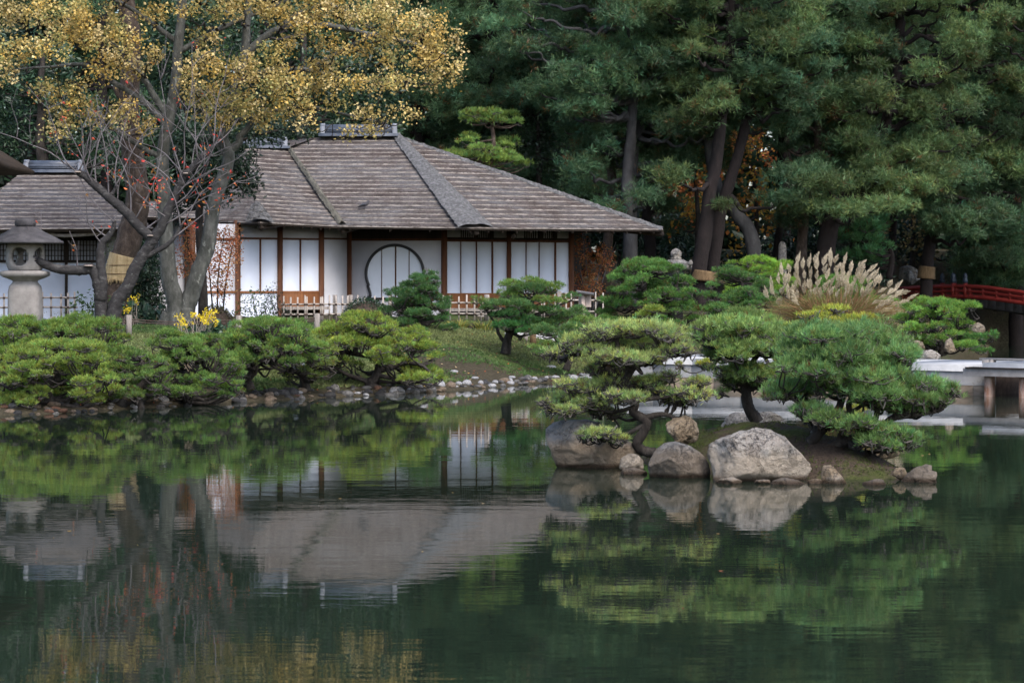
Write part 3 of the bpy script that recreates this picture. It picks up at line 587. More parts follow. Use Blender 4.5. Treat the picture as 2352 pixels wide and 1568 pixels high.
m_ = MB(); obox(m_, P(-150, 0, 57), P(-138, 0, 57), .9, zat(400, 57), .15); part("post", m_, M_DWOOD, GT)

# ------------------------------------------------------------------ lanterns, signs, fences
b = g3(58, 54.5); zb = b[2]; sc = 54.5 / F
SL = thing("stone_lantern", "tall granite lantern with round-holed fire box before the side house", "stone lantern", b)
z_ = lambda v: zat(v, 54.5) - 0
def lat(name, prof, mat, k=28, sq=0., par=SL, cen=b, sm=True, off=0.):
    m_ = MB(); lathe(m_, (cen[0] + off, cen[1], 0), prof, k, sq); return part(name, m_, mat, par, sm)
lat("pillar", [(36 * sc, zb - .1), (37 * sc, z_(720)), (36.5 * sc, z_(670)), (34 * sc, z_(657)), (28 * sc, z_(650)), (26 * sc, z_(646))], M_STONE, 28, 5)
lat("platform", [(26 * sc, z_(646)), (27 * sc, z_(644)), (44 * sc, z_(637)), (51.5 * sc, z_(633)), (52.5 * sc, z_(625)), (50 * sc, z_(623)), (40 * sc, z_(621.5))], M_STONE, 32, 6)
# hollow fire box with four round openings
m_ = MB(); nz_, na = 30, 72; pr = np.linspace(0, 1, nz_); v = []; keep = []
for t in pr: v += [((44 - 7 * (abs(t - .5) * 2) ** 3) * sc * math.cos(a_) , (44 - 7 * (abs(t - .5) * 2) ** 3) * sc * math.sin(a_), z_(621) + t * (z_(558) - z_(621))) for a_ in np.arange(na) / na * 2 * math.pi]
for i_ in range(nz_ - 1):
    for j_ in range(na):
        a_ = (j_ + .5) / na * 2 * math.pi; t = (i_ + .5) / (nz_ - 1); ok = True
        for h0 in (-1.78, -.35, 1.36, 2.79):
            da = (a_ - h0 + math.pi) % (2 * math.pi) - math.pi
            if (da * 42 / 24) ** 2 + ((t - .5) * 63 / 23) ** 2 < 1: ok = False
        if ok: keep.append((i_ * na + j_, i_ * na + (j_ + 1) % na, (i_ + 1) * na + (j_ + 1) % na, (i_ + 1) * na + j_))
m_.add(np.array(v) + [b[0], b[1], 0], np.array(keep)); fb = part("fire_box", m_, M_STONE, SL, True)
mo = fb.modifiers.new("thick", 'SOLIDIFY'); mo.thickness = .10; mo.offset = -1
lat("roof", [(40 * sc, z_(559)), (70 * sc, z_(560)), (88 * sc, z_(559)), (87 * sc, z_(555)), (70 * sc, z_(545)), (45 * sc, z_(533)), (30 * sc, z_(524)), (24 * sc, z_(521))], M_STONED, 32)
lat("finial", [(18 * sc, z_(522)), (24 * sc, z_(518)), (24.5 * sc, z_(508)), (18 * sc, z_(503)), (6 * sc, z_(500.5))], M_STONED, 20)
b2 = g3(1553, 69); sc2 = 69 / F; SL2 = thing("stone_lantern", "weathered grey lantern with onion finial rising behind the dark cloud pine", "stone lantern", b2)
z2 = lambda v: zat(v, 69)
lat("pillar", [(16 * sc2, b2[2] - .1), (15 * sc2, z2(668)), (24 * sc2, z2(662)), (25 * sc2, z2(655))], M_STONED, 20, 0, SL2, b2)
lat("fire_box", [(18 * sc2, z2(655)), (19 * sc2, z2(640)), (18 * sc2, z2(622))], M_STONED, 6, 0, SL2, b2, False)
lat("roof", [(20 * sc2, z2(622)), (36 * sc2, z2(618)), (37 * sc2, z2(611)), (28 * sc2, z2(602)), (17 * sc2, z2(596))], M_ROCKG, 6, 0, SL2, b2, False)
m_ = MB(); tube(m_, [P(1578, 612, 69), P(1586, 604, 68.8), P(1586, 597, 68.8)], [.09, .07, .03], 8, 4); part("corner_scroll", m_, M_ROCKG, SL2, True)
lat("finial", [(13 * sc2, z2(596)), (13 * sc2, z2(592)), (10 * sc2, z2(591)), (13 * sc2, z2(586)), (13 * sc2, z2(580)), (9 * sc2, z2(574)), (2 * sc2, z2(570.5))], M_ROCKG, 18, 0, SL2, b2)
b = g3(1797, 80); m_ = MB(); lathe(m_, (b[0], b[1], 0), [(.15, b[2] - .1), (.14, zat(600, 80)), (.12, zat(563, 80)), (.07, zat(556, 80)), (.02, zat(554, 80))], 12, 3)
solo("stone_pillar", m_, M_ROCKG, "slim pale stone pillar standing among the dark trunks", "pillar", b, True)
# notice board
b = g3(1342, 62.5); KS = thing("notice_board", "small blank wooden notice board on a post by the fence", "sign", b); LK_ = ((1300, 62.5), (1380, 62.5))
def kp(name, u0, u1, vt, vb, th, fr, mat): m_ = MB(); wb(m_, LK_, u0, u1, vt, vb, th, fr); part(name, m_, mat, KS)
kp("post", 1335, 1343, 675, 748, .09, .05, M_PALEWOOD); kp("board", 1329, 1358, 674, 705, .06, -.04, M_PALEWOOD)
m_ = MB(); zr = zat(668, 62.5); o_ = onl(1344, LK_)
for s_ in (-1, 1): m_.add([(o_[0] - .22, o_[1] - .01, zr + .02), (o_[0] + .22, o_[1] - .01, zr - .045), (o_[0] + .22, o_[1] + s_ * .16, zr - .09), (o_[0] - .22, o_[1] + s_ * .16, zr - .03)] + [(o_[0] - .22, o_[1] - .01, zr + .0), (o_[0] + .22, o_[1] - .01, zr - .07), (o_[0] + .22, o_[1] + s_ * .16, zr - .115), (o_[0] - .22, o_[1] + s_ * .16, zr - .055)],
    np.array([(0, 1, 2, 3), (4, 5, 6, 7), (2, 3, 7, 6), (0, 3, 7, 4), (1, 2, 6, 5)]))
part("roof", m_, M_GREYWOOD, KS)
# flood light on the bank
b = hit(687, 854); FL = thing("floodlight", "small grey floodlight box on the bank under a cloud pine", "floodlight", b)
m_ = MB(); s_ = b[1] / F; x0 = b[0]; m_.add([(x0 - 13 * s_, b[1] - .1, b[2] + .05), (x0 + 14 * s_, b[1] - .1, b[2] + .05), (x0 + 11 * s_, b[1] - .06, b[2] + .19), (x0 - 11 * s_, b[1] - .06, b[2] + .19), (x0 - 13 * s_, b[1] + .12, b[2] + .05), (x0 + 14 * s_, b[1] + .12, b[2] + .05), (x0 + 11 * s_, b[1] + .1, b[2] + .19), (x0 - 11 * s_, b[1] + .1, b[2] + .19)],
    np.array([(0, 1, 2, 3), (5, 4, 7, 6), (1, 5, 6, 2), (4, 0, 3, 7), (3, 2, 6, 7), (1, 0, 4, 5)])); part("housing", m_, M_GREYBOX, FL)
m_ = MB(); box(m_, b + [.02, 0, .025], (.3, .22, .05)); part("stand", m_, M_DWOOD, FL)
# bamboo fences
def bamboo(label, L, us_, vt, rails, vb, thick, loc):
    o = thing("bamboo_fence", label, "fence", loc, "bamboo fences round the teahouse"); D = dm(L)
    for v in rails:
        m_ = MB(); a_, b_ = onl(us_[0] - 6, L), onl(us_[-1] + 6, L); tube(m_, [(*a_, zat(v, D)), (*(a_ * .5 + b_ * .5), zat(v, D) + .01), (*b_, zat(v, D))], .024, 7, 3); part("rail", m_, M_BAMBOO, o, True)
    for i_, u in enumerate(us_):
        m_ = MB(); q = onl(u, L) - [0, .045]; hh = vt + RNG.uniform(-3, 3); tube(m_, [(*q, float(G(*q)) - .05), (*q, zat(hh, D))], .022 * RNG.uniform(.85, 1.15), 7, 2); pk = part("picket", m_, M_BAMBOO, o, True)
        m_ = MB()
        for v in rails: tube(m_, [(*q, zat(v + 2.2, D)), (*q, zat(v - 2.2, D))], .031, 7, 2)
        part("rope_tie", m_, M_ROPE, pk)
    for u in thick:
        m_ = MB(); q = onl(u, L) + [0, .05]; tube(m_, [(*q, float(G(*q)) - .05), (*q, zat(vt - 3, D))], .06, 9, 2); part("post", m_, M_GREYWOOD, o, True)
bamboo("bamboo lattice fence behind the stone lantern at the left", ((-40, 60), (180, 61)), [-30, -8, 10, 48, 66, 84, 98, 118, 141, 157, 172], 672, (684, 706), 0, (), g3(70, 60.5))
bamboo("bamboo lattice fence before the brown skirting left of the round window", ((600, 65.5), (960, 66.5)), [652, 668, 684, 701, 705, 722, 737, 741, 757, 772, 787, 799, 822, 838, 861, 880], 680, (699, 722), 0, (769, 805, 896), g3(730, 66))
bamboo("bamboo lattice fence below the white panels right of the upright pine", ((960, 66.5), (1145, 66.0)), [1018, 1034, 1054, 1072, 1090, 1105, 1122], 679, (696, 721), 0, (1117,), g3(1070, 66.2))
bamboo("bamboo fence partly hidden beside the notice board", ((1180, 65), (1420, 66)), [1216, 1222, 1244, 1250, 1275, 1300, 1312, 1368, 1385], 672, (690, 716), 0, (1285,), g3(1300, 65.5))
# rope fence of low posts
RF = thing("rope_fence", "row of short weathered posts joined by thin rope behind the pines", "fence", g3(300, 53))
prev = None
for u, vb, vt in ((122, 744, 727), (166, 757, 718), (296, 760, 723), (548, 770, 724), (728, 760, 720)):
    q = g3(u, 53.5 + (u - 100) * .006); m_ = MB(); tp = zat(vt, q[1]); tube(m_, [q - [0, 0, .1], (q[0], q[1], tp)], .068, 9, 2, .03); part("post", m_, M_GREYWOOD, RF)
    if prev is not None:
        for dz in (.1, .15):
            m_ = MB(); a_, b_ = np.r_[prev[:2], prev[2] - dz], np.r_[q[:2], tp - dz]; tube(m_, [a_, a_ * .5 + b_ * .5 - [0, 0, .06], b_], .012, 5, 5); part("rope", m_, M_ROPE, RF)
    prev = np.r_[q[:2], tp]
for u, v0, v1, lab, mt, r_ in ((1224, 757, 791, "short tan post with straw skin beside the pale path", M_STRAWD, .085), (1207, 762, 781, "short grey post at the edge of the pale path", M_GREYWOOD, .06)):
    q = hit(u, v1); m_ = MB(); tube(m_, [q - [0, 0, .1], np.r_[q[:2], zat(v0, q[1])]], r_, 10, 2, .03); solo("wooden_post", m_, mt, lab, "post", q)

# stone causeway with girder bridge, red bridge
WLn = ((1646, 54.8), (2255, 50.8)); ztop = .62
def zw(mb, L, u0, u1, z0, z1, th, fr): return obox(mb, onl(u0, L), onl(u1, L), z0, z1, th, fr)
CW = thing("stone_causeway", "low causeway wall of pale cut granite blocks along the pond", "causeway", np.r_[onl(1900, WLn), 0])
uu = [1405, 1470, 1592, 1740, 1880, 2040, 2262]
for a_, b_ in zip(uu, uu[1:]): m_ = MB(); zw(m_, WLn, a_ + .5, b_ - .5, ztop - .135, ztop, 3., .03); part("coping_slab", m_, M_COPING, CW)
uu = [1405, 1500, 1588, 1700, 1830, 1960, 2090, 2262]
for a_, b_ in zip(uu, uu[1:]): m_ = MB(); zw(m_, WLn, a_ + .5, b_ - .5, .2, ztop - .148, .5, RNG.uniform(-.008, .008)); part("wall_block", m_, M_WALLS, CW)
uu = [1405, 1640, 1790, 1990, 2236, 2262]
for a_, b_ in zip(uu, uu[1:]): m_ = MB(); zw(m_, WLn, a_ + .5, b_ - .5, -.6, .19, .5, .02); part("footing_block", m_, M_TIDE, CW)
m_ = MB(); zw(m_, WLn, 1406, 2260, -.5, ztop - .15, 2.4, -.3); part("core", m_, M_SOIL, CW)
GB = thing("girder_bridge", "flat stone girder bridge on rust-stained pillars at the right edge", "bridge", np.r_[onl(2300, WLn), 0]); LG = ((2225, 50.6), (2800, 47.2))
def gp(name, u0, u1, z0, z1, th, fr, mat): m_ = MB(); zw(m_, LG, u0, u1, z0, z1, th, fr); part(name, m_, mat, GB)
gp("girder", 2224, 2720, zat(863, 50.3), zat(846, 50.3), .4, .22, M_STONE); gp("deck", 2262, 2720, zat(846, 50.3) + .003, zat(833, 50.3), 2.6, .1, M_COPING)
gp("deck_edge", 2230, 2720, zat(846, 50.3) + .004, zat(843, 50.3), .34, .25, M_DWOOD)
for u in (2273, 2352, 2440, 2560): gp("pillar", u - 6.5, u + 6.5, -.7, zat(863, 50.3) - .003, .22, .1, M_RUST)
gp("abutment", 2262, 2720, -.7, .3, .3, -1.6, M_TIDE)
m_ = MB()
for (u0, u1, v0, v1, fr_) in ((2230, 2720, 823, 826.5, -.35), (2236, 2252, 826.5, 836, -.35), (2256, 2262, 826.5, 836, -.3), (2344, 2356, 826.5, 836, -.35), (2450, 2462, 826.5, 836, -.35)): zw(m_, LG, u0, u1, zat(v1, 50.5), zat(v0, 50.5), .18, fr_)
part("low_rail", m_, M_STONE, GB)
RB_ = thing("red_bridge", "vermilion arched footbridge with dark finials in the shaded woods", "bridge", np.array([P(2250, 690, 88)[0], 88, 0]))
cu = np.array([(1985, 680), (2040, 668), (2090, 661.5), (2150, 657), (2205, 655), (2260, 657.5), (2352, 670), (2450, 690), (2560, 720), (2640, 748)], float)
def bd(u): return 92 - (u - 2000) * .013
def bc(u, dv, dy=0.): v = np.interp(u, cu[:, 0], cu[:, 1]); p = P(u, v, bd(u)); return p + [0, dy, -dv * 88 / F]
U_ = np.linspace(1990, 2640, 34)
for dy in (0, 2.2):
    for dv, r_, nm in ((0, .075, "top_rail"), (11, .055, "mid_rail"), (24, .09, "bottom_rail")):
        m_ = MB(); tube(m_, [bc(u, dv + 2, dy) for u in U_], r_, 6, 1, sm=False); part(nm, m_, M_RED, RB_)
    for u in np.arange(2010, 2640, 31.): m_ = MB(); tube(m_, [bc(u, 0, dy), bc(u, 30, dy)], .06, 4, 2); part("baluster", m_, M_RED, RB_)
    for u in (2189, 2217, 2480, 2505):
        m_ = MB(); tube(m_, [bc(u, -6, dy), bc(u, 30, dy)], .085, 8, 2); q = part("newel", m_, M_RED, RB_)
        m_ = MB(); t_ = bc(u, 0, dy); lathe(m_, (t_[0], t_[1], t_[2]), [(.095, .09), (.1, .22), (.06, .25), (.09, .33), (.05, .42), (.01, .46)], 10); part("finial", m_, M_BLUEM, q)
m_ = MB()
for a_, b_ in zip(U_, U_[1:]):
    q = [bc(a_, 31, -.15), bc(b_, 31, -.15), bc(b_, 31, 2.35), bc(a_, 31, 2.35)]; m_.add(q + [p - [0, 0, .28] for p in q], np.array([(0, 1, 2, 3), (4, 5, 6, 7), (0, 1, 5, 4), (2, 3, 7, 6)]))
part("deck", m_, M_STONED, RB_)

# ------------------------------------------------------------------ rocks
def rock(name, poly, d, thick, mat, label, seed, rough=.06, tilt=.25, group="rocks of the islet"):
    m_ = MB(); inflate(m_, poly, d, thick, seed, rough * 1.6, 30 if 'boulder' in name else 16, tilt); c = np.concatenate(m_.v).mean(0)
    return solo(name, m_, mat, label, "rock", (c[0], c[1], 0), True, group=group)
rock("boulder", [(1247, 985), (1262, 971), (1300, 965), (1345, 962), (1378, 970), (1410, 990), (1445, 1012), (1470, 1030), (1466, 1068), (1400, 1082), (1330, 1086), (1276, 1080), (1256, 1025)], 31.1, 1.0, M_ROCKB, "big blue-grey boulder with tan foot at the left end of the islet", 1, .035)
rock("boulder", [(1491, 1088), (1490, 1065), (1505, 1040), (1530, 1022), (1555, 1018), (1590, 1028), (1618, 1050), (1632, 1080), (1633, 1108), (1560, 1114), (1494, 1108)], 29.4, .75, M_ROCKG, "rounded grey boulder at the waterline between the big blue-grey and big tan boulders", 2, .035)
rock("boulder", [(1622, 1062), (1626, 1030), (1646, 1011), (1690, 1000), (1735, 989), (1770, 990), (1803, 1007), (1836, 1038), (1865, 1066), (1869, 1086), (1850, 1112), (1740, 1118), (1640, 1114), (1630, 1092)], 29.0, 1.0, M_ROCKT, "largest tan boulder with grey top at the front of the islet", 3, .045)
rock("boulder", [(1530, 976), (1545, 960), (1575, 957), (1600, 974), (1608, 1000), (1592, 1024), (1566, 1028), (1546, 1008)], 30.6, .4, M_ROCKY, "leaning pale boulder standing above the rounded grey boulder", 4, .06, .5)
rock("boulder", [(1636, 995), (1668, 957), (1690, 946), (1725, 951), (1770, 949), (1795, 956), (1808, 972), (1805, 1000), (1720, 1003)], 33.3, .6, M_ROCKG, "low grey rock behind the straight trunk of the middle islet pine", 5, .06)
rock("stone", [(1424, 1074), (1428, 1052), (1445, 1044), (1466, 1046), (1480, 1060), (1478, 1082), (1440, 1086)], 30.2, .35, M_ROCKT, "small tan stone beside the big blue-grey boulder", 6)
rock("stone", [(1424, 1090), (1432, 1078), (1460, 1076), (1484, 1082), (1486, 1093), (1450, 1099)], 29.9, .35, M_ROCKG, "flat grey stone at the water below the small tan stone", 7)
rock("stone", [(1887, 1124), (1886, 1088), (1893, 1070), (1913, 1069), (1926, 1085), (1954, 1117), (1950, 1126)], 28.5, .3, M_ROCKY, "pointed ochre stone standing in the water before the islet", 8, .03, .1)
rock("stone", [(1857, 1122), (1857, 1104), (1870, 1099), (1888, 1101), (1890, 1122)], 28.5, .25, M_ROCKY, "small squarish stone left of the pointed ochre stone", 9)
rock("stone", [(1768, 1118), (1778, 1104), (1805, 1097), (1838, 1102), (1852, 1113), (1838, 1122), (1790, 1122)], 28.4, .35, M_ROCKG, "flat grey stone in the water below the largest tan boulder", 10)
rock("stone", [(1640, 1110), (1654, 1099), (1685, 1096), (1706, 1103), (1702, 1112), (1664, 1115)], 28.5, .25, M_ROCKT, "thin flat tan stone below the left of the largest tan boulder", 11)
rock("stone", [(1730, 1112), (1738, 1102), (1766, 1101), (1770, 1110), (1750, 1115)], 28.5, .2, M_ROCKT, "tiny tan stone between the two flat stones at the waterline", 12)
rock("stone", [(1973, 1122), (1985, 1108), (2010, 1100), (2030, 1102), (2034, 1116), (2010, 1124)], 28.3, .3, M_ROCKG, "low grey stone right of the pointed ochre stone", 13)
rock("stone", [(2068, 1113), (2088, 1090), (2108, 1076), (2132, 1067), (2141, 1070), (2140, 1079), (2152, 1084), (2154, 1112), (2124, 1124), (2084, 1120)], 28.7, .35, M_ROCKG, "jagged grey stone at the right tip of the islet", 14, .09)
rock("stone", [(2050, 1090), (2058, 1076), (2078, 1074), (2086, 1092), (2070, 1102)], 29.0, .25, M_ROCKY, "rusty ochre stone just left of the jagged grey stone", 15)
rock("stone", [(2008, 1050), (2012, 1018), (2040, 1014), (2062, 1022), (2068, 1040), (2050, 1054)], 31.6, .3, M_ROCKY, "pale stone behind the low right branch of the islet pine", 16)
rock("stone", [(1850, 1002), (1868, 985), (1890, 992), (1895, 1012), (1862, 1022)], 30.6, .25, M_ROCKG, "little grey stone behind the foot of the spreading islet pine", 17)
GS = "rocks on the far bank"
rock("boulder", [(2065, 640), (2068, 615), (2085, 608), (2108, 620), (2114, 640), (2095, 652)], 88, 1., M_ROCKB, "blue-grey boulder in the shade under the woods", 18, .06, .2, GS)
rock("rock", [(2218, 757), (2228, 746), (2248, 742), (2262, 750), (2264, 762), (2240, 764)], 62, .5, M_ROCKY, "russet rock right of the bright cloud pine by the causeway", 19, .06, .2, GS)
rock("rock", [(2168, 800), (2172, 784), (2184, 776), (2192, 790), (2196, 806), (2180, 812)], 56, .3, M_ROCKY, "upright tan stone behind the causeway under the bright pine", 20, .06, .2, GS)
rock("rock", [(2105, 822), (2115, 806), (2140, 803), (2160, 815), (2160, 824), (2130, 828)], 55, .4, M_ROCKT, "low flat pale rock on the causeway edge beside the islet pine", 21, .05, .2, GS)
rock("rock", [(2080, 800), (2098, 782), (2118, 786), (2124, 800), (2105, 808)], 57, .4, M_ROCKY, "tan rock under the lower left of the bright pine", 22, .06, .2, GS)
rock("rock", [(1414, 880), (1420, 858), (1430, 845), (1450, 847), (1456, 866), (1450, 884)], 57.3, .3, M_ROCKT, "upright pale rock at the left end of the causeway", 23, .06, .2, GS)
# shore stones: every one an object, sharing a few meshes
PM = []
for k in range(9):
    for mi in range(6): PM.append((pebble(50 + k, [.55, .65, .75][k % 3]).mesh("shore_stone", M_PEB[mi], (0, 0, 0), True), mi))
names = ["rounded grey stone in the row along the pond edge", "wet black stone in the row along the pond edge", "tan stone in the row along the pond edge", "pale bluish stone in the row along the pond edge", "dark slate stone in the row along the pond edge", "reddish brown stone in the row along the pond edge"]
taken = []
def shore(u, t, s, mi=None):
    d = np.interp(u, SH[:, 0], SH[:, 1]) + t; x = (u - 1176) / F * d
    for q in taken:
        if (q[0] - x) ** 2 + (q[1] - d) ** 2 < (.62 * (q[2] + s)) ** 2: return
    taken.append((x, d, s)); c = [m for m in PM if mi is None or m[1] == mi]; me_, mk = c[int(RNG.integers(len(c)))]
    o = bpy.data.objects.new("shore_stone", me_); C.objects.link(o); o.location = (x, d, max(float(G(x, d)), -.03) + s * .02); o.scale = (s * RNG.uniform(.9, 1.35), s, s * RNG.uniform(.8, 1.1)); o.rotation_euler = (RNG.normal() * .12, RNG.normal() * .12, RNG.uniform(0, 6.28))
    tag(o, names[mk], "stone", ["rounded grey stones", "wet black stones", "tan stones", "pale bluish stones", "dark slate stones", "reddish brown stones"][mk] + " along the pond edge")
for k in range(700):
    if len(taken) >= 285: break
    u = RNG.uniform(-40, 1460); 
    pr = [.26, .24, .18, .06, .2, .06] if u < 820 else [.36, .08, .16, .24, .13, .03]
    shore(u, RNG.uniform(-.2, .95) if u < 900 else RNG.uniform(-.1, .7), min(abs(RNG.normal()) * .04 + .05, .14), int(RNG.choice(6, p=pr)))
for u, v, s in ((966, 855, .13), (1042, 856, .08), (1265, 846, .10), (1175, 868, .07), (1090, 870, .07), (1275, 868, .08)):
    q = hit(u, v); o = bpy.data.objects.new("field_stone", PM[3][0]); C.objects.link(o); o.location = q + [0, 0, s * .2]; o.scale = (s * 1.2, s, s); tag(o, "pale stone lying in the grass of the bank", "stone", "pale stones in the grass")
m_ = MB(); box(m_, (0, 0, 0), (.01, .01, .01)); 

# ------------------------------------------------------------------ plant builders
def limb(mb, pts, d, r0, r1, k=9, m=6, rough=.05, dd=None):
    n = len(pts); dd = np.zeros(n) if dd is None else np.interp(np.linspace(0, 1, n), np.linspace(0, 1, len(dd)), dd)
    p = np.array([P(u, v, d + q) for (u, v), q in zip(pts, dd)]); pp, rr = smooth_path(p, [r0, r1], m)
    pp = pp + wob(pp, 3 / max(r0 * 12, .3), int(RNG.integers(1e6)))[:, None] * r0 * .25 * RNG.normal(size=3)
    tube(mb, pp, rr, k, 1, rough, sm=False); return pp, rr
def branch_to(mb, skel, tgt, r1=.008, rmax=.05, kink=.12):
    sk, sr = skel; dist = np.linalg.norm((sk - tgt) * [1, 1, 1.3], axis=1) + np.maximum(sk[:, 2] - tgt[2], 0) * 1.2
    i = int(np.argmin(dist)); a_ = sk[i]; L = np.linalg.norm(tgt - a_); r0 = min(sr[i] * .6, rmax)
    if L < .02: return
    n = max(4, int(L / .22)); t = np.linspace(0, 1, n)[:, None]; p = a_ * (1 - t) + tgt * t
    p[:, 2] += (-np.sin(np.pi * t[:, 0]) * .10 * L); p[1:-1] += RNG.normal(size=(n - 2, 3)) * kink * L / n * 1.6
    tube(mb, p, np.linspace(r0, r1, n), 6, 3, .05)
def pine(name, label, base, pads, limbs, d, L, dens, col, n=14, group="cloud pines of the garden", bark=None, wid=.1, spread=.85, twig=7, low=-.25, rmax=.05, cat="pine tree", up=.7):
    """pads: (u,v,ru,rv[,depth offset]); limbs: (points, r0, r1[, depth offsets])"""
    o = thing(name, label, cat, base, group); mb = MB(); sk, sr = [], []
    for l in limbs:
        p, r = limb(mb, l[0], d, l[1], l[2], dd=(l[3] if len(l) > 3 else None)); sk.append(p); sr.append(r)
    skel = (np.concatenate(sk), np.concatenate(sr)); fo = MB(); tw_ = MB()
    isl = group == "pines of the islet"
    for pd in pads:
        u, v, ru, rv = pd[:4]; off = pd[4] if len(pd) > 4 else RNG.uniform(-.45, .45)
        if isl: rv = rv * (1.25 if 'bluish' in label or 'straight' in label else 1.1)
        cl = np.asarray(pd[5] if len(pd) > 5 else col); k_ = (8 if isl else 3) if ru > 16 else 1
        for q_ in range(k_):
            a_, s_ = RNG.uniform(0, 6.283), math.sqrt(RNG.uniform(0, 1)) * ((.78 if isl else .62) if k_ > 1 else 0); w_ = (RNG.uniform(.36, .58) if isl else RNG.uniform(.42, .68)) if k_ > 1 else 1
            dd = d + off + math.sin(a_) * s_ * min(ru / F * d, .9); c = P(u + math.cos(a_) * s_ * ru, v + RNG.normal() * rv * (.34 if k_ > 1 else 0) - (.12 * rv if s_ < .3 else 0), dd)
            r = np.array([ru / F * dd * w_, min(ru / F * dd, .9) * .85 * w_, rv / F * dd * (w_ + .28 if k_ > 1 else 1)])
            pad_tufts(fo, c, r * ([1.15, 1.15, 1.] if isl and q_ % 2 else [1, 1, 1]), L, cl, dens, n, spread, low, wid, up=up, soft=isl and q_ % 2 == 1)
            b0 = c - [0, 0, r[2] * .55]; branch_to(mb, skel, b0, .010, rmax)
            for t_ in range(max(3, twig // 2) if k_ > 1 else twig):
                e_ = c + unit(RNG.normal(size=3) * [1, 1, .25]) * r * [.95, .95, .3]; mid = (b0 + e_) / 2 + RNG.normal(size=3) * .04
                tube(tw_, [b0, mid, e_, e_ + [RNG.normal() * .03, 0, r[2] * .5]], [.011, .007, .004], 4, 2)
    nb = sum(len(q) for q in mb.f)
    if tw_.n: mb.add(np.concatenate(tw_.v), tw_.f)
    tk = part("trunk", mb, bark or M_BARK, o, True); tk.data.materials.append(M_GTWIG); mi = np.zeros(len(tk.data.polygons), np.int32); mi[nb:] = 1; tk.data.polygons.foreach_set("material_index", mi)
    part("crown", fo, M_NEEDLE, o, col=True); return o
def dome(u0, u1, vt, vb, d, n, seed, squash=.8, pr=.3, inner=.5):
    """cushions in uneven tiers over a low mound seen between u0..u1, vt..vb"""
    r = np.random.default_rng(seed); a_ = (u1 - u0) / 2; cu_ = (u0 + u1) / 2; hh = vb - vt; out = []; g = math.pi * (3 - 5 ** .5); ph0 = r.uniform(0, 6.28, 3)
    for i in range(n):
        z = 1 - (i + .5) / n; rad = math.sqrt(max(0, 1 - z * z)) * r.uniform(.8, 1.1); ph = i * g + r.uniform(-.6, .6)
        x, y = rad * math.cos(ph), rad * math.sin(ph); w_ = r.uniform(.55, 1.45); f = 1 if r.uniform() > .25 else inner + .2
        top = 1 - .13 * (math.sin(x * 3.1 + ph0[0]) * .5 + .5) - .08 * (math.sin(x * 6.3 + ph0[1]) * .5 + .5)
        pu = a_ * pr * w_; h_ = (1 - (1 - z) ** 1.4) * hh * .93 * top * (f if f < 1 else 1)
        out.append((cu_ + x * (a_ - pu * .6) * f, vb - hh * .06 - h_ + pu * .1, pu, pu * .30, -y * a_ / F * d * squash * f))
    return out

# ---- the three pines and the yellowing pine of the islet
GI = "pines of the islet"
pine("islet_pine", "twisted light yellow-green pine beside the big blue-grey boulder", P(1485, 1038, 30.9),
     [(1440, 755, 85, 15), (1510, 762, 55, 17), (1372, 768, 55, 17), (1318, 790, 42, 18), (1290, 815, 30, 13), (1350, 805, 42, 12), (1545, 782, 45, 18), (1495, 800, 55, 15), (1425, 824, 75, 12, -.4), (1382, 850, 35, 12), (1490, 826, 45, 11, -.3), (1560, 806, 36, 12),
      (1335, 893, 52, 16), (1292, 915, 40, 14), (1268, 935, 26, 10), (1345, 925, 55, 9), (1400, 880, 42, 17), (1300, 945, 30, 8), (1440, 915, 52, 11, -.4), (1395, 948, 42, 9), (1525, 875, 48, 15), (1590, 905, 50, 13), (1560, 922, 46, 9), (1605, 880, 28, 9), (1520, 905, 40, 9), (1460, 880, 36, 9), (1250, 925, 14, 6), (1420, 850, 30, 10),
      (1350, 1000, 30, 6, -.5), (1395, 993, 38, 7, -.5), (1415, 1010, 24, 6, -.5), (1460, 790, 60, 12, .5), (1400, 790, 50, 12, .5)],
     [([(1505, 1040), (1481, 1034), (1463, 1019), (1477, 993), (1485, 971), (1474, 957), (1455, 944), (1459, 927), (1444, 905), (1430, 885)], .068, .05),
      ([(1432, 888), (1415, 863), (1397, 848), (1392, 838)], .05, .04), ([(1430, 885), (1441, 866), (1455, 843), (1481, 830), (1510, 815), (1545, 795)], .055, .025), ([(1398, 815), (1417, 801), (1417, 782), (1425, 768)], .035, .02), ([(1393, 840), (1380, 815), (1398, 812), (1350, 815), (1310, 815)], .04, .018),
      ([(1446, 908), (1400, 905), (1340, 915), (1290, 930)], .035, .015), ([(1456, 935), (1410, 945), (1360, 940)], .03, .014), ([(1452, 920), (1500, 915), (1560, 905), (1600, 895)], .035, .014), ([(1478, 960), (1520, 950), (1550, 960), (1590, 965)], .04, .015), ([(1484, 975), (1455, 988), (1425, 1000), (1390, 1005)], .035, .012)],
     30.9, .085, 440, (.165, .20, .07), 15, GI, M_BARK, .055, .95, 22, -.2, .03, up=.8)
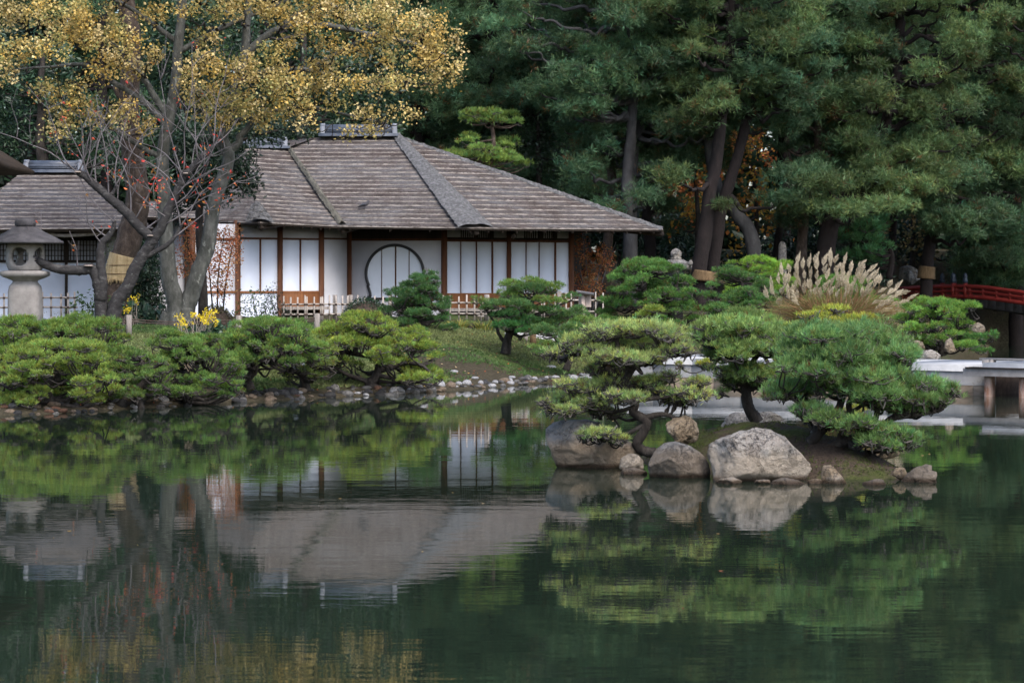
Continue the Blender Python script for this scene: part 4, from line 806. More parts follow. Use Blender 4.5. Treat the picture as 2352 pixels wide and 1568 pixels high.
pine("islet_pine", "green pine with one straight dark trunk on top of the islet mound", P(1741, 968, 31.8),
     [(1700, 738, 85, 16), (1640, 752, 50, 16), (1765, 748, 55, 17), (1685, 768, 68, 17, -.4), (1745, 780, 75, 17, -.4), (1642, 793, 46, 15), (1705, 805, 75, 15, -.5), (1775, 803, 48, 14), (1620, 772, 30, 12), (1800, 765, 35, 14), (1700, 750, 60, 14, .5),
      (1705, 852, 55, 12, -.3), (1745, 868, 66, 14, -.3), (1682, 872, 38, 11), (1790, 862, 36, 10), (1720, 885, 45, 8, .2), (1660, 905, 16, 5), (1655, 815, 40, 11)],
     [([(1744, 970), (1738, 955), (1730, 938), (1724, 907), (1721, 880), (1716, 862)], .085, .06), ([(1718, 868), (1700, 832), (1680, 815), (1650, 800)], .045, .02), ([(1718, 868), (1722, 842), (1733, 825), (1760, 795), (1780, 780)], .045, .02), ([(1714, 862), (1712, 825), (1705, 790), (1700, 760)], .045, .02), ([(1722, 890), (1690, 880), (1660, 870)], .03, .012), ([(1724, 895), (1760, 880), (1790, 872)], .03, .012), ([(1724, 920), (1690, 895), (1640, 900)], .02, .008)],
     31.8, .092, 640, (.11, .16, .05), 16, GI, M_BARK, .055, .9, 14, -.25, .028, up=.85)
pine("islet_pine", "wide bluish-green pine spreading low over the right of the islet", P(1895, 1030, 30.1),
     [(1900, 775, 100, 20), (1985, 770, 70, 17), (2045, 795, 55, 20), (1848, 805, 62, 20), (1920, 815, 100, 21, -.4), (2020, 828, 75, 18, -.3), (1830, 845, 52, 17), (1880, 855, 75, 17, -.5), (1965, 865, 95, 18, -.5), (2060, 850, 46, 16), (2100, 885, 66, 17), (2155, 893, 42, 17), (2188, 898, 22, 11), (2100, 925, 76, 17, -.2), (2020, 905, 76, 18, -.4), (1940, 895, 58, 16, -.2), (1800, 893, 52, 12), (1785, 908, 40, 11), (2150, 925, 45, 12), (1900, 790, 80, 18, .6), (2000, 800, 70, 18, .6), (2070, 820, 35, 15), (2050, 940, 60, 12), (2090, 905, 60, 15, .4),
      (1862, 942, 42, 15, -.4), (1902, 962, 44, 12, -.5), (1960, 975, 52, 11, -.5), (1850, 962, 22, 9), (2000, 992, 46, 12, -.4), (2060, 1003, 52, 16, -.2), (2092, 1018, 34, 11, -.2), (1995, 1015, 30, 8, -.5), (1870, 890, 60, 14, .4), (2030, 1025, 40, 8, -.4)],
     [([(1880, 1034), (1898, 1030), (1946, 1013), (1990, 998), (2026, 980), (2049, 960), (2093, 954), (2150, 945)], .085, .022), ([(1856, 1020), (1864, 1012), (1882, 992), (1902, 970), (1917, 951), (1930, 930), (1938, 895)], .075, .04), ([(1925, 1020), (1932, 1002), (1938, 975), (1952, 948), (1950, 925), (1965, 895)], .055, .03), ([(2000, 992), (2009, 972), (2014, 940), (2000, 915)], .045, .025), ([(1938, 900), (1920, 860), (1890, 820), (1870, 800)], .04, .02), ([(1960, 900), (1985, 850), (2020, 815)], .04, .018), ([(1905, 965), (1860, 950), (1820, 915), (1795, 905)], .03, .012), ([(1985, 1000), (2040, 1015), (2090, 1022)], .03, .012), ([(1990, 998), (1960, 985), (1920, 975)], .025, .012), ([(1955, 945), (1985, 930), (2060, 915)], .03, .012), ([(1930, 1010), (1960, 1035), (1985, 1042), (1990, 1035)], .04, .02)],
     30.1, .10, 600, (.078, .132, .046), 17, GI, M_BARK, .055, .9, 14, -.3, .03, up=.85)
pine("islet_pine", "yellowing pine half hidden behind the middle and right islet pines", P(1880, 985, 33.4),
     [(1868, 727, 34, 9), (1920, 718, 40, 10), (1972, 738, 40, 12), (1905, 745, 55, 10), (1990, 752, 28, 9), (1945, 758, 45, 9), (1560, 840, 5, 3), (1622, 838, 22, 8), (1800, 828, 36, 11), (1770, 792, 40, 12), (1840, 905, 25, 8), (1960, 945, 30, 8), (1880, 1000, 16, 5), (1830, 870, 30, 9)],
     [([(1880, 990), (1872, 930), (1885, 860), (1878, 800), (1895, 765), (1910, 735)], .07, .03), ([(1895, 768), (1940, 760), (1975, 745)], .035, .015), ([(1880, 810), (1800, 830), (1700, 845), (1625, 845)], .03, .01)],
     33.4, .08, 520, (.17, .175, .03), 14, GI, M_BARK, .055, .8, 10, -.05, .03, up=.9)

# ---- cloud pines on the banks
YG, MG, DG, BG, BR = (.108, .145, .032), (.075, .12, .03), (.048, .09, .03), (.04, .10, .05), (.10, .195, .028)
def niwaki(label, u0, u1, vt, vb, d, n, seed, col, L=.13, dens=170, nn=13, limbs=None, extra=(), pr=.3, squash=.8, cut=None):
    cu_ = (u0 + u1) / 2; b = g3(cu_, d); vbb = HZ + (H - b[2]) * F / d
    if limbs is None: limbs = [([(cu_, vbb + 3), (cu_ - 8, vbb - (vbb - vt) * .25), (cu_ + 12, vbb - (vbb - vt) * .5), (cu_, vt + (vbb - vt) * .2)], .10, .04),
                               ([(cu_ - 6, vbb - (vbb - vt) * .25), (cu_ - (cu_ - u0) * .4, vbb - (vbb - vt) * .35), (u0 + (u1 - u0) * .15, vbb - (vbb - vt) * .3)], .06, .02, (0, -.4)),
                               ([(cu_ + 8, vbb - (vbb - vt) * .35), (cu_ + (cu_ - u0) * .4, vbb - (vbb - vt) * .4), (u1 - (u1 - u0) * .15, vbb - (vbb - vt) * .3)], .06, .02, (0, -.4))]
    pads = [p for p in dome(u0, u1, vt, vb, d, n, seed, squash, pr) if cut is None or not cut(p)] + list(extra)
    return pine("cloud_pine", label, b, pads, limbs, d, L * .75, dens * 2.3, col, nn, "cloud pines of the garden", M_BARK, .085, 1.0, 6, -.05, .05)
niwaki("broad yellow-green cloud pine nearest the water at the left edge", -60, 294, 774, 938, 44.6, 66, 1, YG, .12, 210, pr=.2)
niwaki("dark green cloud pine behind the broad yellow-green one at the left edge", -80, 335, 712, 905, 46.6, 70, 2, (.075, .115, .026), .13, pr=.2)
niwaki("mid-green cloud pine right of the left edge pines, below the yellow flowers", 290, 560, 748, 922, 46.8, 66, 3, MG, .125, 200, pr=.21)
niwaki("spreading green cloud pine arching over the grey floodlight", 470, 765, 730, 862, 49.0, 60, 4, MG, .13, 190, pr=.2,
       limbs=[([(575, 895), (568, 872), (582, 850), (585, 820), (620, 790)], .10, .05), ([(510, 842), (528, 828), (540, 815), (530, 800)], .05, .035), ([(583, 850), (540, 838), (515, 842)], .05, .04), ([(584, 835), (640, 815), (690, 800)], .06, .02)], cut=lambda p: p[1] > 838 and p[0] > 560)
niwaki("wide yellow-green cloud pine with bare lower limbs over the stony shore", 680, 1018, 724, 885, 51.6, 84, 5, (.115, .15, .03), .13, 190, pr=.18,
       limbs=[([(860, 896), (850, 880), (862, 868), (870, 845), (880, 800), (860, 760)], .13, .05), ([(868, 850), (905, 840), (935, 830), (950, 800)], .08, .03), ([(935, 832), (970, 840), (1000, 868)], .05, .02, (0, -.6)), ([(868, 862), (900, 868), (940, 878), (985, 872)], .05, .02, (0, -.7)), ([(872, 820), (800, 810), (750, 800)], .07, .02), ([(852, 878), (800, 860), (760, 840)], .06, .02, (0, -.4))],
       cut=lambda p: p[1] > 838 and p[0] < 930 and abs(p[4]) < 1.5)
niwaki("low muted green cloud pine filling the gap beside the broad left pine", 225, 420, 800, 925, 45.6, 34, 31, (.07, .11, .03), .125, 190, pr=.24)
niwaki("low olive cloud pine between the arching pine and the wide yellow-green pine", 610, 800, 762, 880, 50.3, 34, 32, (.10, .125, .035), .125, 170, pr=.22)
niwaki("low grassy-green pine tuft between the arching pine and wide pine", 560, 730, 726, 800, 52.5, 26, 25, (.07, .13, .028), .13, 180, pr=.3)
niwaki("upright dark green cloud pine before the round window", 890, 1038, 626, 772, 61, 46, 6, (.04, .085, .03), .14, 220, pr=.36, extra=[(1018, 695, 22, 9), (905, 672, 22, 9)])
niwaki("layered cloud pine on a bare forked trunk before the white panels", 1090, 1385, 700, 700, 59.5, 0, 7, DG, .13, 200,
       limbs=[([(1160, 812), (1164, 790), (1172, 768), (1185, 745), (1210, 715), (1235, 680)], .13, .045), ([(1162, 790), (1148, 770), (1140, 750), (1125, 725), (1105, 700)], .05, .02), ([(1172, 768), (1200, 755), (1215, 745)], .05, .02), ([(1190, 740), (1250, 715), (1310, 690)], .06, .02), ([(1200, 730), (1270, 735), (1320, 725)], .05, .02)],
       extra=[(1230, 650, 45, 14, 0, MG), (1190, 660, 42, 13, -.3, MG), (1275, 665, 40, 12, .2, MG), (1210, 672, 55, 14, -.5), (1265, 690, 50, 13, -.3, MG), (1300, 685, 26, 9, 0), (1160, 680, 40, 13, -.2, MG), (1110, 692, 28, 10, -.2, MG), (1150, 700, 45, 13, -.5), (1205, 702, 55, 15, -.6), (1240, 715, 45, 13, -.2), (1125, 712, 32, 9, 0), (1170, 728, 52, 13, -.6, (.03, .075, .025)), (1215, 738, 45, 12, -.4, (.03, .075, .025)), (1165, 752, 48, 11, -.7, (.03, .085, .025)), (1205, 762, 40, 10, -.7, (.03, .085, .025)), (1290, 725, 45, 13, 0), (1320, 715, 30, 10, .2), (1275, 742, 50, 13, -.2), (1320, 735, 38, 11, .2), (1240, 755, 45, 12, -.3), (1185, 690, 40, 12, .5), (1250, 672, 40, 12, .6)])
niwaki("low dark pine tiers leaning over the path slabs", 1230, 1385, 735, 835, 58.5, 0, 8, DG, .13, 200,
       limbs=[([(1300, 850), (1308, 822), (1290, 795), (1270, 770)], .09, .04), ([(1308, 825), (1270, 815), (1245, 805)], .05, .02), ([(1295, 800), (1340, 775), (1370, 750)], .05, .02)],
       extra=[(1340, 742, 42, 11, .3, MG), (1300, 755, 46, 12, 0), (1355, 758, 34, 10, .2), (1262, 768, 38, 12, -.2), (1310, 775, 42, 12, -.3), (1250, 798, 34, 10, -.4, MG), (1285, 800, 34, 10, -.4), (1350, 785, 32, 10, 0), (1240, 810, 22, 8, -.5), (1300, 790, 40, 10, .3), (1245, 755, 30, 10, .2)])
niwaki("large dark green cloud pine below the lantern finial, right of the notice board", 1370, 1616, 592, 760, 64, 62, 9, (.052, .105, .027), .145, 170, pr=.21,
       limbs=[([(1490, 775), (1482, 735), (1492, 700), (1480, 660), (1490, 625)], .13, .05), ([(1485, 730), (1440, 700), (1395, 690)], .06, .02), ([(1490, 700), (1540, 675), (1590, 680)], .07, .02)], extra=[(1505, 715, 38, 11, -1.7, (.125, .16, .035)), (1475, 728, 30, 10, -1.7, (.115, .155, .03))])
niwaki("shaded cloud pine between the large dark pine and pampas grass", 1600, 1805, 616, 750, 64.5, 46, 10, (.05, .10, .03), .145, 165, pr=.25)
niwaki("bright green clipped pine mound left of the pampas plumes", 1655, 1840, 584, 680, 68, 36, 11, (.095, .16, .024), .13, 190, pr=.28)
niwaki("bright green cloud pine below the red bridge at the causeway", 2045, 2262, 672, 800, 58, 38, 12, (.082, .145, .03), .135, 190, pr=.25, extra=[(2250, 780, 34, 10, -.3, (.05, .11, .03)), (2275, 775, 22, 8, -.3, (.05, .11, .03)), (2255, 808, 34, 7, -.3, (.05, .11, .03)), (2225, 790, 40, 10, 0, (.05, .11, .03))],
       limbs=[([(2165, 815), (2160, 790), (2150, 760), (2140, 720), (2150, 690)], .11, .04), ([(2155, 770), (2210, 750), (2250, 730)], .06, .02), ([(2160, 795), (2210, 790), (2260, 785)], .05, .02), ([(2150, 765), (2100, 745), (2065, 740)], .05, .02)])
niwaki("low shaded pine right behind the pampas grass plumes", 1840, 2050, 640, 720, 66.5, 30, 13, (.06, .13, .025), .14, 170, pr=.28)
pine("cloud_pine", "pale green tiered pine rising behind the right roof slope", g3(1128, 80), [(1110, 262, 52, 9), (1150, 268, 45, 9), (1075, 275, 20, 9), (1185, 285, 18, 9), (1130, 282, 50, 8), (1068, 325, 36, 8), (1165, 328, 40, 8), (1110, 345, 40, 8), (1170, 360, 40, 9), (1075, 360, 50, 8), (1130, 368, 60, 9), (1045, 352, 30, 8), (1190, 375, 30, 9), (1110, 385, 50, 9), (1160, 340, 35, 8)],
     [([(1128, 700), (1130, 500), (1126, 380), (1134, 330), (1128, 270)], .16, .05)], 79, .17, 120, (.10, .15, .04), 13, "cloud pines of the garden", M_BARKP, .1, .85, 5, -.1)

# ------------------------------------------------------------------ big trees at the left
def blobs(mb, bl, d, n_sub, per, size, pal, sig=.13, spread=2., asp=.62, var=.14, flat=1.):
    """leaf sprays gathered in sub-clumps inside picture-sized blobs (u,v,ru,rv[,depth offset]); n_sub clumps per square metre"""
    pal = np.asarray(pal); out = []
    for b in bl:
        u, v, ru, rv = b[:4]; dd = d + (b[4] if len(b) > 4 else RNG.uniform(-spread, spread)); c = P(u, v, dd); r = np.array([ru / F * dd, max(ru, rv) / F * dd * .8, rv / F * dd])
        n = max(3, int(n_sub * math.pi * r[0] * r[2])); q = unit(RNG.normal(size=(n, 3))) * RNG.uniform(.25, 1.02, (n, 1)) ** .6
        cc = c + q * r; out.append(cc); pc = pal[RNG.integers(0, len(pal), n)] * (1 + .15 * RNG.normal(size=(n, 1)))
        pts = np.repeat(cc, per, 0) + RNG.normal(size=(n * per, 3)) * sig * [1, 1, flat]
        leaves(mb, pts, size, np.repeat(pc, per, 0), np.array([0, -.2, .5]), asp, var)
    return out
# grey-barked tree with the yellow crown
b = g3(395, 57.5)
YT = thing("yellow_tree", "big grey-barked tree forking low with a spreading yellow autumn crown", "tree", b); mb = MB(); sk = []
def L_(pts, r0, r1, dd=None): sk.append(limb(mb, pts, 57.5, r0, r1, 12, 6, .035, dd))
L_([(398, 765), (402, 735), (404, 705), (399, 680), (389, 642), (384, 575), (380, 508), (376, 440), (373, 363), (387, 282), (403, 188), (408, 121), (417, 40), (420, -60), (430, -180)], .235, .085)
L_([(372, 765), (385, 735), (398, 705)], .16, .16); L_([(430, 765), (428, 735), (425, 705)], .15, .18); L_([(350, 758), (368, 748), (388, 722)], .08, .15)
L_([(414, 735), (430, 700), (442, 665), (456, 620), (474, 575), (484, 521), (492, 467), (511, 414), (525, 373), (525, 345), (514, 317), (519, 290), (530, 250), (545, 190), (562, 120), (568, 40), (580, -80)], .21, .08)
L_([(526, 345), (545, 330), (548, 315), (566, 298), (585, 270), (620, 250)], .10, .05); L_([(568, 118), (574, 115), (628, 72), (703, 54), (797, 67), (854, 81), (924, 94), (985, 112), (1030, 130)], .10, .03, (0, .6, 1))
L_([(628, 75), (690, 30), (760, 12), (843, 62), (870, 80)], .06, .02); L_([(797, 110), (850, 84)], .05, .04); L_([(700, 160), (760, 130), (797, 110)], .04, .05); L_([(545, 190), (600, 165), (700, 160), (800, 185), (930, 190)], .08, .02, (0, -.8))
L_([(520, 285), (600, 262), (700, 245), (800, 265), (880, 282)], .06, .02, (0, -1)); L_([(383, 290), (340, 240), (260, 190), (200, 150), (120, 152), (30, 160)], .09, .02); L_([(373, 363), (310, 330), (250, 290), (170, 250)], .07, .02, (0, -.8))
L_([(300, 150), (270, 110), (210, 70), (150, 40)], .06, .02); L_([(390, 280), (340, 200), (300, 150)], .09, .06); L_([(574, 100), (568, 40), (576, -40)], .05, .04, (.6, .8)); L_([(525, 360), (495, 330), (470, 260), (440, 200)], .07, .03)
L_([(410, 120), (520, 60), (640, 10), (800, -60)], .07, .03); L_([(410, 100), (300, 20), (160, -50)], .07, .03)
YB = [(40, 30, 80, 40), (130, 30, 90, 42), (220, 55, 85, 55), (120, 105, 70, 32), (30, 115, 55, 40), (8, 160, 28, 34), (290, 95, 50, 50), (240, 150, 60, 34), (310, 165, 40, 25), (180, 85, 60, 40),
      (480, 25, 40, 20), (560, 18, 70, 34), (640, 30, 60, 36), (700, 50, 70, 45), (760, 20, 80, 36), (840, 28, 80, 38), (920, 40, 72, 48), (975, 65, 58, 55), (1005, 110, 50, 50), (1035, 160, 34, 36), (1050, 95, 18, 30), (960, 140, 55, 34), (880, 95, 55, 34), (820, 115, 40, 22),
      (480, 150, 50, 44), (545, 150, 60, 40), (605, 172, 72, 46), (655, 195, 62, 42), (520, 220, 70, 46), (455, 235, 48, 40), (600, 240, 72, 34), (685, 240, 50, 28), (722, 200, 50, 28), (800, 185, 60, 24), (860, 190, 60, 24), (930, 188, 50, 20), (985, 185, 42, 18), (740, 155, 50, 30), (430, 175, 26, 40),
      (180, 220, 60, 36), (115, 212, 36, 30), (230, 268, 52, 36), (150, 262, 55, 34), (130, 300, 32, 26), (285, 262, 34, 36), (330, 285, 25, 30), (500, 270, 60, 22), (590, 282, 55, 17), (660, 262, 40, 16), (765, 238, 42, 14), (830, 262, 50, 15), (865, 284, 50, 10), (950, 262, 14, 9), (905, 250, 30, 10), (700, 285, 30, 10), (800, 300, 14, 12), (858, 302, 16, 10), (470, 90, 36, 24), (350, 120, 30, 24), (890, 140, 40, 16), (760, 100, 50, 24), (640, 110, 50, 26),
      (100, -60, 140, 60), (300, -60, 140, 60), (520, -60, 140, 60), (720, -50, 140, 60), (900, -40, 110, 50), (400, -120, 200, 70), (650, -130, 200, 70), (430, 20, 40, 20), (350, 30, 40, 30)]
fo = MB(); cl = blobs(fo, [(q[0], q[1], q[2] * .92, q[3] * .88) for q in YB], 55.8, 38, 25, .074, [(.64, .48, .17), (.58, .44, .17), (.50, .39, .13), (.68, .54, .26), (.40, .34, .12), (.58, .39, .10), (.30, .30, .11), (.34, .25, .09)], .10, 1.3, .8)
part("crown", fo, M_LEAF, YT, col=True)
tw = MB(); skel = (np.concatenate([s_[0] for s_ in sk[1:]]), np.concatenate([s_[1] for s_ in sk[1:]]))
for cc in cl:
    branch_to(tw, skel, cc.mean(0), .01, .035, .2)
    for q in range(3): branch_to(tw, (cc.mean(0)[None], np.array([.02])), cc[int(RNG.integers(len(cc)))], .005, .012, .2)
nb = sum(len(q) for q in mb.f); mb.add(np.concatenate(tw.v), tw.f); tk = part("trunk", mb, M_BARKG, YT, True); tk.data.materials.append(M_BARK); mi = np.zeros(len(tk.data.polygons), np.int32); mi[nb:] = 1; tk.data.polygons.foreach_set("material_index", mi)
# leaning pine with the straw band
d_ = 59.5; b = g3(262, d_); LP = thing("leaning_pine", "tall leaning pine with rough brown trunk behind the bare cherry", "pine tree", b); mb = MB()
LPT = [(256, 775), (262, 700), (270, 660), (279, 620), (294, 561), (310, 500), (316, 450), (311, 390), (302, 322), (296, 242), (300, 160), (302, 81), (288, 0), (280, -120), (290, -240)]
s1 = limb(mb, LPT, d_, .37, .17, 14, 6, .05); s2 = limb(mb, [(296, 240), (272, 215), (262, 190)], d_, .09, .05); s3 = limb(mb, [(290, 10), (240, -80), (180, -140)], d_, .1, .04); s4 = limb(mb, [(282, -60), (360, -150), (440, -190)], d_, .1, .04)
part("trunk", mb, M_BARKP, LP, True); fo = MB()
for u, v in ((180, -150), (240, -210), (300, -260), (380, -200), (450, -190), (330, -150), (220, -120), (400, -280)): pad_tufts(fo, P(u, v, d_ + RNG.uniform(-1, 1)), np.array([1., 1., .5]), .2, (.045, .10, .04), 90, 14)
part("crown", fo, M_NEEDLE, LP, col=True)
m_ = MB(); kz = (s1[0][:, 2] > zat(648, d_)) & (s1[0][:, 2] < zat(586, d_)); pp, rr = smooth_path(s1[0][kz], s1[1][kz] * 1.08 + .025, 4); tube(m_, pp, rr, 26, 1, .012, sm=False)
o = solo("straw_band", m_, M_STRAW, "pale straw mat band wrapped round the leaning pine trunk", "straw band", pp[2], True); o["_l"] = [float(q) for q in pp[2]]
m_ = MB()
for t in range(110):
    a_ = t / 110 * 6.283 + RNG.normal() * .03; c0 = pp[0]; q = c0 + np.array([math.cos(a_) * rr[0], math.sin(a_) * rr[0], .05 + RNG.uniform(-.02, .02)]); tube(m_, [q, q + [math.cos(a_) * .02, math.sin(a_) * .02, -RNG.uniform(.08, .15)]], .008, 4, 2)
part("fringe", m_, M_STRAW, o); m_ = MB()
for i_ in (len(pp) // 3, 2 * len(pp) // 3): tube(m_, [pp[i_] + [math.cos(a_) * (rr[i_] + .004), math.sin(a_) * (rr[i_] + .004), 0] for a_ in np.linspace(0, 6.283, 26)], .012, 5, 1, sm=False)
part("binding_rope", m_, M_STRAWD, o)
# bare cherry
d_ = 54.6; b = g3(245, d_); CT = thing("cherry_tree", "nearly bare dark cherry with cut limbs and a few red leaves", "cherry tree", b); mb = MB(); sk = []
def CL(pts, r0, r1, dd=None): sk.append(limb(mb, pts, d_, r0, r1, 11, 6, .06, dd))
CL([(238, 768), (234, 749), (229, 700), (228, 669), (216, 630), (202, 615)], .165, .115); CL([(206, 618), (176, 621), (134, 618), (103, 607), (82, 597)], .115, .085, (0, -.3)); CL([(232, 690), (236, 650), (234, 610), (234, 561), (247, 545), (258, 528), (261, 508)], .13, .04)
CL([(252, 770), (257, 745), (270, 696), (296, 663), (318, 615), (337, 583), (357, 553), (377, 524), (390, 489), (402, 458), (415, 424), (421, 402)], .165, .08); CL([(352, 562), (345, 545), (322, 524), (296, 494), (270, 470), (250, 454), (232, 437), (216, 424), (196, 405), (178, 395)], .12, .075)
CL([(332, 590), (352, 580), (380, 565), (400, 545), (415, 520)], .075, .03); CL([(420, 405), (445, 385), (470, 355), (490, 334)], .085, .06); CL([(250, 455), (262, 440), (266, 425)], .05, .03)
CL([(244, 768), (232, 755), (222, 766)], .12, .06); CL([(256, 768), (266, 755), (280, 768)], .12, .05)
part("trunk", mb, M_BARKC, CT, True)
cw = MB()
for u, v, rx in ((82, 597, .085), (178, 395, .078), (345, 541, .07), (426, 398, .06), (203, 610, .11)): p = P(u, v, d_ - .12); lathe(cw, p, [(rx, -.012), (rx * .9, .012)], 12)
part("cut_end", cw, M_PALEWOOD, CT)
# shoots
tw = MB(); tips = []; long_ = MB()
def shoot(p0, dirn, L, r0, lvl=0):
    n = 6; p = [p0]; dv = unit(np.asarray(dirn, float))
    for k in range(n): dv = unit(dv + RNG.normal(size=3) * .13 + [0, 0, .05]); p.append(p[-1] + dv * L / n)
    tube(tw, p, np.linspace(r0, r0 * .3, n + 1), 5, 2); tips.append(p)
    if lvl < 2:
        for k in range(int(L * (1.7 if lvl == 0 else 1.5)) + 1):
            i_ = int(RNG.integers(1, n)); s_ = unit(RNG.normal(size=3) * [1, .6, .5]); shoot(p[i_], dv * .9 + s_ * .9, L * RNG.uniform(.25, .5), r0 * .5, lvl + 1)
for (u, v, du, dv_, L) in ((81, 596, -.05, 1, .6), (84, 597, .25, 1, 1.1), (82, 596, -.35, 1, .8), (178, 397, -.9, .75, 2.0), (179, 396, -.8, .6, 2.3), (190, 402, .35, 1, 1.5), (181, 394, .8, .9, 1.7), (205, 416, .1, 1, 2.0), (222, 430, -.15, 1, 2.6), (250, 455, -.12, 1, 2.3), (265, 428, .3, 1, 1.8), (266, 425, -.1, 1, 1.9),
      (300, 497, .1, 1, 2.6), (310, 505, .35, 1, 2.2), (330, 530, .8, .9, 2.2), (421, 402, .02, 1, 2.9), (418, 404, -.25, 1, 2.6), (424, 400, -.55, 1, 2.2), (410, 432, -.8, .7, 2.1), (405, 450, .9, .5, 2.0), (412, 436, 1., .45, 1.8), (395, 475, 1., .6, 2.3), (380, 515, 1, .6, 2.2), (385, 500, -.8, .8, 1.4), (415, 520, .7, .7, 1.6), (414, 520, .1, 1, 1.3), (490, 334, -.12, 1, 2.4), (488, 336, .8, .5, .8), (470, 355, -.6, 1, 1.4), (448, 380, .9, .8, 1.2), (261, 508, -.6, .8, 1.6), (260, 510, .4, 1, 1.2), (247, 545, -.9, .5, 1.5), (234, 560, -.7, .8, 1.2), (175, 620, .1, 1, .9), (400, 545, .7, .5, 1.2), (440, 390, .1, 1, 1.9), (215, 423, -.6, 1, 1.6), (196, 405, -.2, 1, 1.6), (455, 370, -.1, 1, 1.6)):
    shoot(P(u, v, d_ - .05), (du, RNG.uniform(-.35, .35), dv_), L, .018)
part("twig", tw, M_TWIG, CT)
fo = MB(); tp = np.array([q[k] for q in tips for k in (3, 5, 6)]); k = RNG.uniform(size=len(tp)) < np.clip(.10 + .8 * np.exp(-(((tp[:, 0] - P(425, 0, d_)[0]) / 1.0) ** 2 + ((tp[:, 2] - zat(450, d_)) / .7) ** 2)), 0, 1) * .8
q = tp[k]; q = np.repeat(q, 2, 0) + RNG.normal(size=(len(q) * 2, 3)) * .06 - [0, 0, .04]; pl = np.array([(.62, .09, .05), (.66, .17, .05), (.55, .06, .05), (.52, .25, .06)]); leaves(fo, q, .085, pl[RNG.integers(0, 4, len(q))], np.array([0, -1.2, 0]), .45)
part("foliage", fo, M_LEAF, CT, col=True)

# dark broadleaf evergreens around the yellow tree
def broad(name, label, base, bl, d, limbs, pal, n_sub=24, per=16, size=.12, sig=.12, spread=.8, cat="tree", group=None, mat=None, bark=None, r=1., asp=.45):
    o = thing(name, label, cat, base, group); mb = MB(); s_ = [limb(mb, l[0], d, l[1] * r, l[2] * r) for l in limbs]; sk_ = (np.concatenate([q[0] for q in s_]), np.concatenate([q[1] for q in s_])); fo = MB()
    for cc in blobs(fo, bl, d, n_sub, per, size, pal, sig, spread, asp): branch_to(mb, sk_, cc.mean(0), .012, .05)
    part("trunk", mb, bark or M_BARK, o, True); part("crown", fo, mat or M_GLOSSY, o, col=True); return o
DK = [(.018, .040, .022), (.025, .055, .028), (.014, .032, .02), (.035, .065, .03)]
broad("evergreen_tree", "dark glossy evergreen between the yellow tree's trunks and the teahouse roof", g3(470, 61.5), [(555, 405, 40, 45), (540, 360, 45, 40), (575, 430, 18, 22), (480, 395, 60, 55), (440, 440, 50, 40), (500, 440, 40, 28), (430, 350, 60, 50), (490, 320, 55, 45), (620, 300, 45, 24), (570, 300, 40, 26), (660, 290, 45, 20), (700, 300, 25, 12), (400, 470, 26, 40)], 61.5,
      [([(468, 760), (465, 640), (458, 520), (462, 440), (480, 370), (500, 310)], .13, .06), ([(462, 440), (520, 410), (560, 395)], .06, .03), ([(480, 370), (560, 320), (660, 295)], .07, .02)], DK, 60, 16, .13)
broad("evergreen_shrub", "dark shrub in the gap between the cherry and the grey-barked tree", g3(335, 60.5), [(335, 650, 40, 50), (345, 700, 40, 40), (325, 600, 28, 40), (310, 700, 30, 40), (355, 610, 20, 30)], 60.5, [([(335, 750), (336, 690), (330, 620)], .05, .02)], DK, 90, 16, .12, cat="shrub")
broad("evergreen_tree", "dark layered evergreen beyond the side house roof at the left", g3(90, 76), [(30, 150, 70, 26), (120, 165, 80, 26), (60, 200, 90, 26), (150, 215, 70, 24), (20, 250, 80, 26), (110, 255, 90, 26), (190, 270, 60, 26), (40, 300, 90, 26), (130, 310, 90, 28), (210, 330, 60, 26), (60, 350, 90, 26), (160, 360, 80, 26), (-30, 200, 60, 60), (-30, 320, 60, 60), (250, 300, 50, 40), (80, 120, 80, 30), (30, 100, 60, 40), (270, 360, 50, 30), (320, 390, 60, 26)], 76,
      [([(90, 650), (95, 450), (88, 300), (92, 120)], .3, .08)], [(.022, .055, .026), (.03, .07, .03), (.018, .042, .022)], 16, 18, .2, .17, 1.5, asp=.4)
broad("evergreen_tree", "dark evergreen behind the yellow crown above the teahouse ridge", g3(680, 80), [(640, 120, 90, 60), (760, 150, 80, 60), (700, 210, 90, 50), (820, 220, 80, 50), (600, 230, 80, 50), (880, 130, 80, 70), (640, 290, 60, 40), (720, 270, 60, 40), (540, 60, 90, 70), (700, 40, 90, 60), (420, 60, 90, 80), (440, 200, 70, 80), (350, 150, 70, 90), (360, 280, 60, 60), (800, 300, 90, 40), (880, 260, 60, 50), (440, 300, 60, 40)], 80,
      [([(680, 650), (690, 400), (700, 200), (700, 20)], .3, .08)], [(.02, .05, .026), (.03, .07, .032), (.016, .04, .022), (.04, .075, .03)], 12, 18, .22, .2, 2.)
broad("evergreen_tree", "small-leaved evergreen with pale glints in the woods right of the roof", g3(1235, 84), [(1235, 250, 40, 40), (1215, 300, 40, 50), (1260, 300, 30, 40), (1230, 350, 50, 40), (1195, 360, 30, 30), (1260, 370, 36, 30), (1300, 350, 30, 26)], 84, [([(1235, 620), (1238, 420), (1235, 250)], .16, .05)], [(.045, .08, .045), (.06, .10, .055), (.03, .055, .03)], 16, 16, .15, .16, .8)
